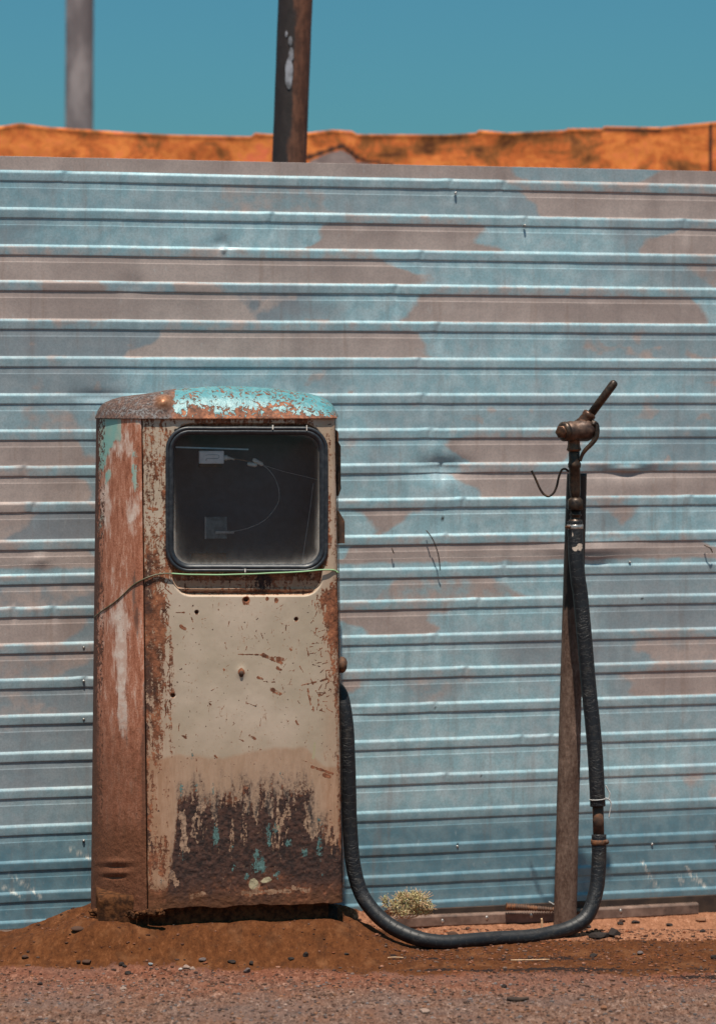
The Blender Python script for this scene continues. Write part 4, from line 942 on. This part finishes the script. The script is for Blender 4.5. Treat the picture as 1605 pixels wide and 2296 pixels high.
# cap
nu, nv_ = 260, 90
a = np.linspace(0, math.pi, nu); tt = (1 - np.cos(a)) / 2; capx = 213 + (755.5 - 213) * tt
def capfrontD(x):
    x = np.asarray(x, float); D = pumpY(np.maximum(x, 319))
    s = np.clip((319 - x) / (319 - 213.0), 0, 1); aa = 1 - (1 - s) ** (1 / 1.7)
    return D + .21 * aa ** 1.2 + .03 * np.clip((x - 738) / 17.5, 0, 1) ** 2.5 - .006
hx = [213, 216, 221, 230, 245, 265, 290, 320, 345, 372, 400, 440, 490, 540, 600, 650, 690, 715, 733, 745, 751, 755.5]
hh = [3, 16, 26, 34, 41, 47, 50.5, 54, 58, 63, 66, 69, 71, 70.5, 67, 61, 54, 47, 38, 26, 14, 3]
hcap = np.interp(capx, hx, hh); Df = capfrontD(capx); Db = np.interp(capx, [213, 755], [8.60, 8.72])
w = np.concatenate([np.linspace(0, .5, nv_ // 2), np.linspace(.5, 1, nv_ // 2)[1:]]); w = .5 - .5 * np.sign(.5 - w) * np.abs(1 - 2 * w) ** 1.0
E = 1 - np.abs(1 - 2 * w) ** 3.2
w2 = np.where(w < .5, .5 * (2 * w) ** 1.8, 1 - .5 * (2 - 2 * w) ** 1.8)
E = 1 - (1 - 2 * np.minimum(w2, 1 - w2)) ** 4.0
Xp = np.repeat(capx[None], len(w2), 0)
hy_ = hcap[None] * E[:, None]
Ypp = 936 - hy_ ; Dg = Df[None] + (Db - Df)[None] * w2[:, None]
bm = gauss(Xp, Ypp, 364, 896, 19, 18) * (w2[:, None] < .4)
Dg = Dg - .030 * bm + .006 * gauss(Xp, Ypp, 388, 893, 5, 26) * (w2[:, None] < .4)
Dg = Dg + .003 * (fbm(Xp / 22, Ypp / 14, 24, 3) - .5) * sm(0, .02, w2)[:, None]
Ztop = H - (Ypp - YH) / F * 8.30
Vc = np.stack([(Xp - XC) / F * (8.30 + 0 * Dg) * 1.0, Dg, Ztop], -1)
Vc[..., 0] = (Xp - XC) / F * Df[None]
# rim skirt
def ring(dy, out_):
    q = Vc[0].copy(); q[:, 2] -= dy / F * 8.3; q[:, 1] += out_; return q
rows = [ring(3.5, .006)[None], ring(3.5, -.001)[None], ring(1.5, -.002)[None], Vc]
yrow = np.concatenate([np.full((3, nu), 938.0), Ypp]); xrow = np.repeat(capx[None], len(w2) + 3, 0)
Vc = np.concatenate(rows); nr = Vc.shape[0]
rust = .33 + .30 * sm(912, 934, yrow) + .9 * sm(392, 378, xrow + 6 * (fbm(xrow / 8, yrow / 8, 5) - .5))
rust += .25 * gauss(xrow, yrow, 640, 905, 22, 8) + .3 * gauss(xrow, yrow, 445, 918, 22, 8) + .12 * gauss(xrow, yrow, 600, 880, 60, 5) - .06 * sm(650, 720, xrow)
rust += .25 * gauss(xrow, yrow, 560, 918, 120, 7) * (fbm(xrow / 20, yrow / 20, 15) > .5)
rust -= .75 * gauss(xrow, yrow, 362, 880, 16, 5)
rust = np.where(yrow > 934, .8, rust)
dark = .9 * sm(400, 370, xrow); bare = np.clip(1.5 * gauss(xrow, yrow, 366, 899, 19, 16) - .15 - .9 * gauss(xrow, yrow, 360, 879, 18, 5), 0, 1)
cap = obj('cap', Vc, grid(nr, nu), MC, pump, {'wa': np.clip(np.stack([rust.ravel(), dark.ravel(), bare.ravel()], 1), 0, 1.2)})
cap['label'] = 'domed turquoise cap, bare dark rust at its left end'
so = cap.modifiers.new('thick', 'SOLIDIFY'); so.thickness = .002; so.offset = -1
# gasket
def rrect(x0, y0, x1, y1, r, n=18):
    P = []
    for cx, cy, a0 in ((x1 - r, y0 + r, -90), (x1 - r, y1 - r, 0), (x0 + r, y1 - r, 90), (x0 + r, y0 + r, 180)):
        for q in np.linspace(a0, a0 + 90, n): P.append((cx + r * math.cos(math.radians(q)), cy + r * math.sin(math.radians(q))))
        # subdivide the straight that follows
        if cx == x1 - r and a0 == -90: P += [(x1, v) for v in np.linspace(y0 + r, y1 - r, 20)[1:-1]]
        elif a0 == 0: P += [(v, y1) for v in np.linspace(x1 - r, x0 + r, 20)[1:-1]]
        elif a0 == 90: P += [(x0, v) for v in np.linspace(y1 - r, y0 + r, 20)[1:-1]]
        else: P += [(v, y0) for v in np.linspace(x0 + r, x1 - r, 20)[1:-1]]
    return np.array(P)
prof = [(0, -.004), (.2, .004), (1.5, .0065), (4, .0075), (6.5, .0068), (7.5, .0040), (8.2, .0040), (9.2, .0062), (12, .0066), (15, .0050), (17.5, .001), (19, -.002), (19.5, -.008)]
V = []
for ins, h in prof:
    R = rrect(371 + ins, 956 + ins, 735.5 - ins, 1283 - ins * .95, 52 - ins * .8)
    j = .9 * (fbm(R[:, 0] / 40, R[:, 1] / 40, 3, 2) - .5); V.append(front(R[:, 0] + j, R[:, 1] + j, h + .0008 * (fbm(R[:, 0] / 12, R[:, 1] / 12, 6, 2) - .5)))
nR = len(V[0]); V = np.concatenate(V); Fc = []
for i in range(len(prof) - 1):
    for q in range(nR): Fc.append((i * nR + q, (i + 1) * nR + q, (i + 1) * nR + (q + 1) % nR, i * nR + (q + 1) % nR))
gk = obj('window_gasket', V, Fc, M_GASK, pump)
for x, y, w_, h_ in [(611, 957.5, 1.4, 5), (687, 959, 1.0, 6), (549, 1279, 1.2, 4)]:
    v, f = boxm(front(x, y, .0080), (w_ / SP, .0012, h_ / SP)); obj('split', v, f, M_WHITE, gk, smooth=False)
# glass
V = []; dust_or_reflection = []
for i, t in enumerate(np.linspace(0, 1, 26)):
    R = rrect(389, 974, 717.5, 1266, 38); c0 = np.array([553, 1120]); R = c0 + (R - c0) * (1 - t)
    sd = -rr(R[:, 0], R[:, 1], 389, 974, 717.5, 1266, 38)
    V.append(front(R[:, 0], R[:, 1], 0 * R[:, 0] - .005 + .002 * t))
    bt = sm(1140, 1266, R[:, 1]); q = .80 * np.exp(-sd / 2.8) * sm(1060, 1250, R[:, 1]) + .26 * np.exp(-sd / 13) * bt + .02 * bt
    q += .55 * gauss(R[:, 0], R[:, 1], 717, 1205, 6, 60) + .45 * gauss(R[:, 0], R[:, 1], 698, 1258, 22, 9) + .30 * np.exp(-sd / 3) * (R[:, 0] > 650)
    dust_or_reflection.append(np.clip(q, 0, .9))
nR = len(V[0]); nt = len(V); V = np.concatenate(V); Fc = []
for i in range(nt - 1):
    for q in range(nR): Fc.append((i * nR + q, (i + 1) * nR + q, (i + 1) * nR + (q + 1) % nR, i * nR + (q + 1) % nR))
obj('window_glass', V, Fc, M_GLASS, pump, {'dust_or_reflection': np.concatenate(dust_or_reflection)})
# interior liner
def fb(x, y, d): return front(x, y, -d)
li = [fb(378, 960, .012), fb(730, 960, .012), fb(730, 1280, .012), fb(378, 1280, .012), fb(378, 955, .19), fb(735, 955, .19), fb(735, 1285, .19), fb(378, 1285, .19)]
obj('interior_lining', li, [(4, 5, 6, 7), (0, 4, 7, 3), (5, 1, 2, 6), (0, 1, 5, 4), (7, 6, 2, 3)], M_INNER, pump, smooth=False)
AX = np.array([[1, TP, 0], [TP, -1, 0], [0, 0, 1]]) / np.array([[math.hypot(1, TP)], [math.hypot(1, TP)], [1]])
def ib(x0, y0, x1, y1, dep, th, m, name, parent=pump, bev=.0015):
    c = front((x0 + x1) / 2, (y0 + y1) / 2, -dep); v, f = boxm(c, ((x1 - x0) / 2 / SP, th, (y1 - y0) / 2 / SP), AX, bev); return obj(name, v, f, m, parent, smooth=False)
lh = ib(447, 1011, 503, 1040, .020, .010, M_GREY, 'lamp_holder')
ib(448, 1040, 500, 1048, .032, .008, M_DARKIRON, 'bracket', lh, .001)
v, f, _ = tube([front(x, y, -.0095) for x, y in [(462, 1021), (468, 1020), (488, 1020), (492, 1024), (488, 1028), (466, 1028), (462, 1033)]], .0009, 6, 4); obj('moulding', v, f, M_GREYW, lh)
v, f = lathe(front(503, 1026, -.024), front(528, 1030, -.022), [(0, .007), (.3, .0085), (.36, .006), (.6, .005), (.62, .0035), (1, .003)], 14); obj('plug', v, f, M_WHITE, lh)
v, f = boxm(front(478, 1005.5, -.03), (82 / SP, .0008, 1.7 / SP), AX); v[:, 2] -= (v[:, 0] - v[:, 0].mean()) * .035; obj('pale_strip', v, f, M_STRIP, pump, smooth=False)  # thin pale blue strip behind the glass, upper left
v, f, _ = tube([front(x, y, -.02) for x, y in [(525, 1029), (540, 1031), (556, 1034), (567, 1037)]], .0016, 6, 6); obj('copper_wire', v, f, M_COPPER, pump)
for (x0, y0, x1, y1) in [(568, 1030, 592, 1043), (556, 1040, 578, 1044)]:
    v, f = lathe(front(x0, y0, -.019), front(x1, y1, -.019), [(0, .004), (.15, .0062), (.85, .0062), (1, .003)], 12); obj('wire_cap', v, f, M_WHITE, pump)
v, f, _ = tube([front(x, y, -.03) for x, y in [(590, 1042), (606, 1055), (620, 1075), (628, 1100), (627, 1125), (615, 1147), (595, 1168), (565, 1183), (540, 1190), (515, 1194)]], .0013, 6, 8); obj('cable', v, f, M_GREYW, pump)
v, f, _ = tube([front(x, y, -.03) for x, y in [(594, 1044), (640, 1058), (690, 1070), (724, 1079)]], .0007, 5, 6); obj('thin_wire', v, f, M_GREYW, pump)
v, f, _ = tube([front(x, y, -.04) for x, y in [(706, 1085), (698, 1150), (689, 1210), (681, 1262)]], .0014, 5, 6); obj('cable', v, f, M_GREYW, pump)
pl_ = ib(465, 1161, 515, 1211, .075, .006, M_PLATE, 'terminal_plate')
ib(464, 1161, 467, 1211, .068, .002, M_GREYW, 'rim', pl_, 0); ib(487, 1193, 530, 1199, .066, .003, M_GREYW, 'terminal', pl_, .0005)
ib(434, 1243, 510, 1270, .05, .02, M_RPIPE, 'counter_block')
# plug screw on the front
c = front(541, 1510, .0); v, f = lathe(c - pn * .002, c + pn * .006, [(0, .009), (.5, .009), (.7, .0065), (1, .005)], 14)
v[:, 2] = c[2] + (v[:, 2] - c[2]) * 1.3; obj('lock_plug', v, f, M_RPIPE, pump)
# right hand fittings
def plateR(pts, m, name, dd0, th=.02):
    V = [PT(x, y, 8.40 + dd0) for x, y in pts] + [PT(x, y, 8.40 + dd0 + th) for x, y in pts]; n = len(pts)
    return obj(name, V, [tuple(range(n))[::-1], tuple(range(n, 2 * n))] + [(i, (i + 1) % n, n + (i + 1) % n, n + i) for i in range(n)], m, pump, smooth=False)
plateR([(748, 962), (757, 966), (759, 972), (759, 990), (748, 990)], M_RUST, 'side_bracket', .0)
plateR([(748, 984), (757, 988), (764, 1000), (764, 1085), (765, 1095), (759, 1112), (748, 1112)], M_DARKIRON, 'side_flange', .03)
plateR([(748, 1143), (759, 1145), (771, 1165), (773, 1172), (773, 1218), (748, 1219)], M_RPIPE, 'side_bracket', .0)
plateR([(748, 1146), (761, 1149), (761, 1217), (748, 1218)], M_DARKIRON, 'side_flange', -.015)
v, f = lathe(PT(750, 1490, 8.42), PT(778, 1492, 8.42), [(0, .012), (.3, .017), (.45, .0245), (.7, .0245), (.88, .020), (1, .010)], 20); obj('side_knob', v, f, M_RPIPE, pump)

# wire around pump
WP = [(213, 1383), (232, 1368), (254.7, 1352.5), (275, 1335), (298, 1313), (321.7, 1299), (349.3, 1289), (377, 1286), (415, 1288), (452, 1288.6), (490, 1289), (530.8, 1288), (570, 1287), (609.6, 1285), (650, 1283.5), (688.5, 1281), (720, 1278), (743.7, 1278), (754, 1281), (757, 1284)]
def sideD(x, y):
    xs_, xl = float(XS(y)), float(XL(y)); s = min(max((xs_ - x) / (xs_ - xl), 0), 1)
    if x >= xs_: return float(pumpY(x)) + (.02 * (max(x - (float(XR(y)) - 15), 0) / 15) ** 2)
    return float(pumpY(xs_)) + .21 * (1 - (1 - s) ** (1 / 1.7)) ** 1.2
P = [PT(x, y, sideD(x, y) - (.004 if not 371 < x < 735 else .0075)) for x, y in WP]
P = [PT(211, 1386, 8.60)] + P + [PT(759.5, 1283, 8.45), PT(759, 1281, 8.68)]
v, f, a_ = tube(P, .0023, 8, 8); xv = XC + F * v[:, 0] / v[:, 1]
tag(obj('green_wire', v, f, M_WIRE, origin=P[0], attrs={'gr': .85 * sm(365, 400, xv) * np.where(v[:, 1] > 8.42, 0, 1)}), 'thin green wire tied round the pump below its window', 'wire')

# ------------------------------------------------------------------ post
post = thing('iron_post', 'leaning rusty iron post with a dark top holding the nozzle', 'post', tuple(PT(1268, 2090, 8.75)))
n = 160; T = np.linspace(0, 1, n); V = []; tar = []
for t in T:
    y = 1062 + (2110 - 1062) * t; xl = 1273 - 31 * t ** .9; xr = 1317 - 24 * t + 5 * t * t * 0
    D = 8.70 + .05 * t; hw = (xr - xl) / 2 / F * D; c = PT((xl + xr) / 2, y, D); b = .007
    sec = [(-hw * math.cos(q_), hw * .8 - hw * .8 * math.sin(q_)) for q_ in np.linspace(0, math.pi, 13)] + [(hw, .045), (-hw, .045)]
    for q, (a, dpt) in enumerate(sec):
        jj = .0012 * (float(fbm(y / 14, q * 3.3, 9, 3)) - .5); V.append(c + [a + jj, dpt + jj, 0])
    tar += [float(sm(1360, 1290, y - 40))] * 15
Fc = [tuple(range(15)), tuple((n - 1) * 15 + q for q in range(15))[::-1]]
for i in range(n - 1):
    for q in range(15): Fc.append((i * 15 + (q + 1) % 15, i * 15 + q, (i + 1) * 15 + q, (i + 1) * 15 + (q + 1) % 15))
obj('post_bar', V, Fc, M_POST, post, {'tar': np.array(tar)})
DN = 8.665
hk = [(1284, 1062), (1274, 1056), (1267, 1051.5), (1260, 1053), (1255, 1062), (1251, 1076), (1248, 1090), (1241, 1105), (1230, 1112.5), (1219, 1108), (1210, 1095), (1202, 1077), (1196, 1064), (1191.5, 1055)]
v, f, _ = tube([PT(x, y, DN + .02) for x, y in hk], .0036, 10, 8); obj('hook', v, f, M_DARKIRON, post)

# ------------------------------------------------------------------ nozzle
nz = thing('fuel_nozzle', 'old brass and iron fuel nozzle pointing up from the post', 'nozzle', tuple(PT(1290, 1164, DN)))
PX = DN / F
def nl(x0, y0, x1, y1, prof, m, name, n=24, parent=nz, d0=0, d1=0):
    v, f = lathe(PT(x0, y0, DN + d0), PT(x1, y1, DN + d1), [(t, r * PX) for t, r in prof], n); return obj(name, v, f, m, parent)
nl(1316, 940, 1380, 854, [(0, 9.5), (.9, 9.6), (.955, 8.8), (.985, 6.5), (1, 3)], M_DARKIRON, 'spout')
nl(1300, 958, 1324, 925, [(0, 20), (.35, 15.5), (.70, 14.2), (.76, 15.6), (.92, 15.6), (1, 12)], M_BRASS, 'collar')
nl(1265, 968, 1336, 962, [(0, 19), (.12, 22.5), (.2, 23.6), (.26, 22.5), (.34, 22), (.5, 25), (.7, 26), (.85, 22), (.95, 13), (1, 6)], M_BRONZE, 'valve_body', d0=-.022, d1=.012)
nl(1259, 968, 1270, 967, [(0, 14), (.1, 18), (.35, 22), (.8, 22.5), (1, 20)], M_DARKIRON, 'end_cap', d0=-.034, d1=-.022)
nl(1256, 968.5, 1262, 968, [(0, 12.5), (.15, 15), (1, 15)], M_BRASS, 'hex_bolt', 6, d0=-.044, d1=-.032)
nl(1286, 975, 1286.5, 1012, [(0, 17), (.35, 14.2), (.55, 13.8), (.75, 15), (.85, 16.5), (.93, 16.3), (1, 13)], M_BRASS, 'neck')
nl(1287, 1010, 1289.5, 1120, [(0, 12.6), (.18, 12.4), (.24, 13.2), (.27, 15), (.34, 14.4), (.36, 12.6), (.8, 12.8), (.92, 11.5), (.95, 9.5), (1, 9.5)], M_DARKIRON, 'pipe')
nl(1289.5, 1114, 1290, 1143, [(0, 10), (.1, 13.5), (.25, 18.5), (.9, 19.5), (1, 17.5)], M_DARKIRON, 'hex_nut', 6)
nl(1290, 1142, 1289.5, 1180, [(0, 12), (.25, 10.5), (.27, 13.5), (.36, 13.5), (.38, 11), (.6, 11), (.62, 15), (1, 15)], M_DARKIRON, 'nipple')
v, f, _ = tube([PT(x, y, DN + dd) for x, y, dd in [(1326, 946, -.012), (1336, 952, -.016), (1338.5, 966, -.018), (1335.5, 982, -.02), (1326, 995, -.02), (1313, 1008, -.018), (1305, 1020, -.014), (1301, 1034, -.012)]], np.array([6, 6.3, 5.8, 5.6, 5.4, 5, 4.2, 3]) * PX, 10, 6)
obj('trigger', v, f, M_DARKIRON, nz)
nl(1325, 951, 1340, 950, [(0, 4.5), (.7, 5), (.72, 3.2), (1, 3.2)], M_DARKIRON, 'pivot_bolt', 10, d0=-.02, d1=-.02)

# ------------------------------------------------------------------ hoses
hs = thing('fuel_hose', 'thick black rubber hose looping from the pump over the ground to the nozzle', 'hose', tuple(PT(1000, 2130, 8.33)))
def hose(pts, r, name, mk=None):
    P = [PT(x, y, D) for x, y, D in pts]; v, f, arc = tube(P, r, 28, 14, wob=.03)
    xv = XC + F * v[:, 0] / v[:, 1]; yv = YH + (H - v[:, 2]) * F / v[:, 1]; m = np.zeros(len(v))
    for (a, b, c, d_) in (mk or []): m = np.maximum(m, .95 * gauss(xv, yv, a, b, c, d_) * (v[:, 1] < 8.7))
    return obj(name, v, f, MH, hs, {'arc': arc, 'mk': m})
up = [(1289, 1168, 8.665), (1289.5, 1200, 8.662), (1291, 1250, 8.655), (1296, 1300, 8.65), (1301, 1335, 8.65), (1310, 1430, 8.64), (1320, 1546, 8.63), (1328, 1620, 8.62), (1334, 1690, 8.61), (1338, 1760, 8.60), (1340, 1808, 8.60)]
hose(up, .0238, 'rubber_hose', [(1300, 1226, 7, 12), (1289, 1231, 8, 7), (1284, 1198, 2.5, 7)])
low = [(1342.5, 1872, 8.60), (1343, 1905, 8.595), (1342, 1943, 8.59), (1337, 1994, 8.575), (1323, 2042, 8.55), (1303, 2068, 8.53), (1270, 2085, 8.51), (1234, 2094, 8.49), (1190, 2102, 8.46), (1111, 2106, 8.42), (1050, 2111, 8.38), (1001, 2114.5, 8.355), (949, 2108.5, 8.345), (900, 2091, 8.36), (860, 2066, 8.38), (828, 2033, 8.40), (806, 1995, 8.42), (791, 1935, 8.43), (784, 1846, 8.44), (781.5, 1758, 8.44), (780, 1710, 8.44), (777, 1640, 8.44), (771, 1590, 8.445), (762, 1555, 8.46), (745, 1540, 8.48)]
hose(low, .0228, 'rubber_hose')
nl(1340, 1800, 1342, 1880, [(0, 12.5), (1, 12.5)], M_RPIPE, 'steel_coupling', 20, hs, 8.60 - DN, 8.60 - DN)
nl(1342.6, 1883, 1342.8, 1894, [(0, 17.4), (.1, 18.2), (.9, 18.2), (1, 17.4)], M_RPIPE, 'hose_clamp', 28, hs, 8.597 - DN, 8.597 - DN)
v, f = lathe(PT(1357, 1889, 8.575), PT(1365, 1889, 8.575), [(0, .007), (.6, .007), (1, .004)], 8); obj('clamp_screw', v, f, M_RPIPE, hs)
nl(1289, 1176, 1289.2, 1186, [(0, 17.6), (.1, 18.3), (.9, 18.3), (1, 17.6)], M_STEEL, 'hose_clamp', 28, hs)
v, f = lathe(PT(1268, 1183, DN - .014), PT(1278, 1181, DN - .022), [(0, .005), (.8, .0055), (1, .004)], 8); obj('clamp_screw', v, f, M_BRASS, hs)
# wire tie on hose end
cc = PT(1340, 1792, 8.60); ringp = [cc + np.array([math.cos(a) * .0250, math.sin(a) * .0250, .002 * math.cos(a)]) for a in np.linspace(0, 2 * math.pi, 40)]
v, f, _ = tube(ringp, .0016, 6, 0); wt = obj('wire_tie', v, f, M_GREYW, hs)
for pts in ([(1357, 1792), (1364, 1791), (1367, 1780), (1363, 1772), (1358, 1762)], [(1357, 1790), (1366, 1794), (1370, 1806), (1367, 1822), (1365, 1834)]):
    v, f, _ = tube([PT(x, y, 8.575) for x, y in pts], .0021, 7, 6); obj('wire_end', v, f, M_GREYW, wt)

# ------------------------------------------------------------------ light, sky, camera
ELEV, AZ = math.radians(72.5), math.radians(-3.0)      # high sun, behind the camera
w = bpy.data.worlds.new('World'); scene.world = w; w.use_nodes = True; nt = w.node_tree
bg = nt.nodes['Background']; sky = nt.nodes.new('ShaderNodeTexSky'); sky.sky_type = 'NISHITA'; sky.sun_disc = False
sky.sun_elevation = ELEV; sky.sun_rotation = math.pi - AZ
sky.dust_density = 1.6; sky.ozone_density = 1.0; sky.air_density = 1.0
mx = nt.nodes.new('ShaderNodeMix'); mx.data_type = 'RGBA'; mx.blend_type = 'MULTIPLY'; mx.inputs[0].default_value = 1
mx.inputs[7].default_value = (.29, .70, .77, 1)
nt.links.new(sky.outputs[0], mx.inputs[6]); nt.links.new(mx.outputs[2], bg.inputs[0]); bg.inputs[1].default_value = .078
sl = bpy.data.lights.new('sun', 'SUN'); sl.energy = 5.0; sl.angle = math.radians(.6); sl.color = (1, .90, .78)
so_ = bpy.data.objects.new('sun', sl); COL.objects.link(so_)
from mathutils import Vector
sd_ = Vector((math.sin(AZ) * math.cos(ELEV), -math.cos(AZ) * math.cos(ELEV), math.sin(ELEV)))
so_.rotation_euler = (-sd_).to_track_quat('-Z', 'Y').to_euler()
cam = bpy.data.cameras.new('camera'); co = bpy.data.objects.new('camera', cam); COL.objects.link(co)
co.location = (0, 0, H); co.rotation_euler = (math.pi / 2, 0, 0)
cam.sensor_fit = 'HORIZONTAL'; cam.sensor_width = 36; cam.lens = 36 * F / 1605; cam.shift_y = -(1148 - YH) / 1605
cam.clip_start = .1; cam.clip_end = 3000; cam.dof.use_dof = True; cam.dof.focus_distance = 8.32; cam.dof.aperture_fstop = 3.6
scene.camera = co
scene.view_settings.view_transform = 'Standard'; scene.view_settings.look = 'None'; scene.view_settings.exposure = .33; scene.view_settings.gamma = 1
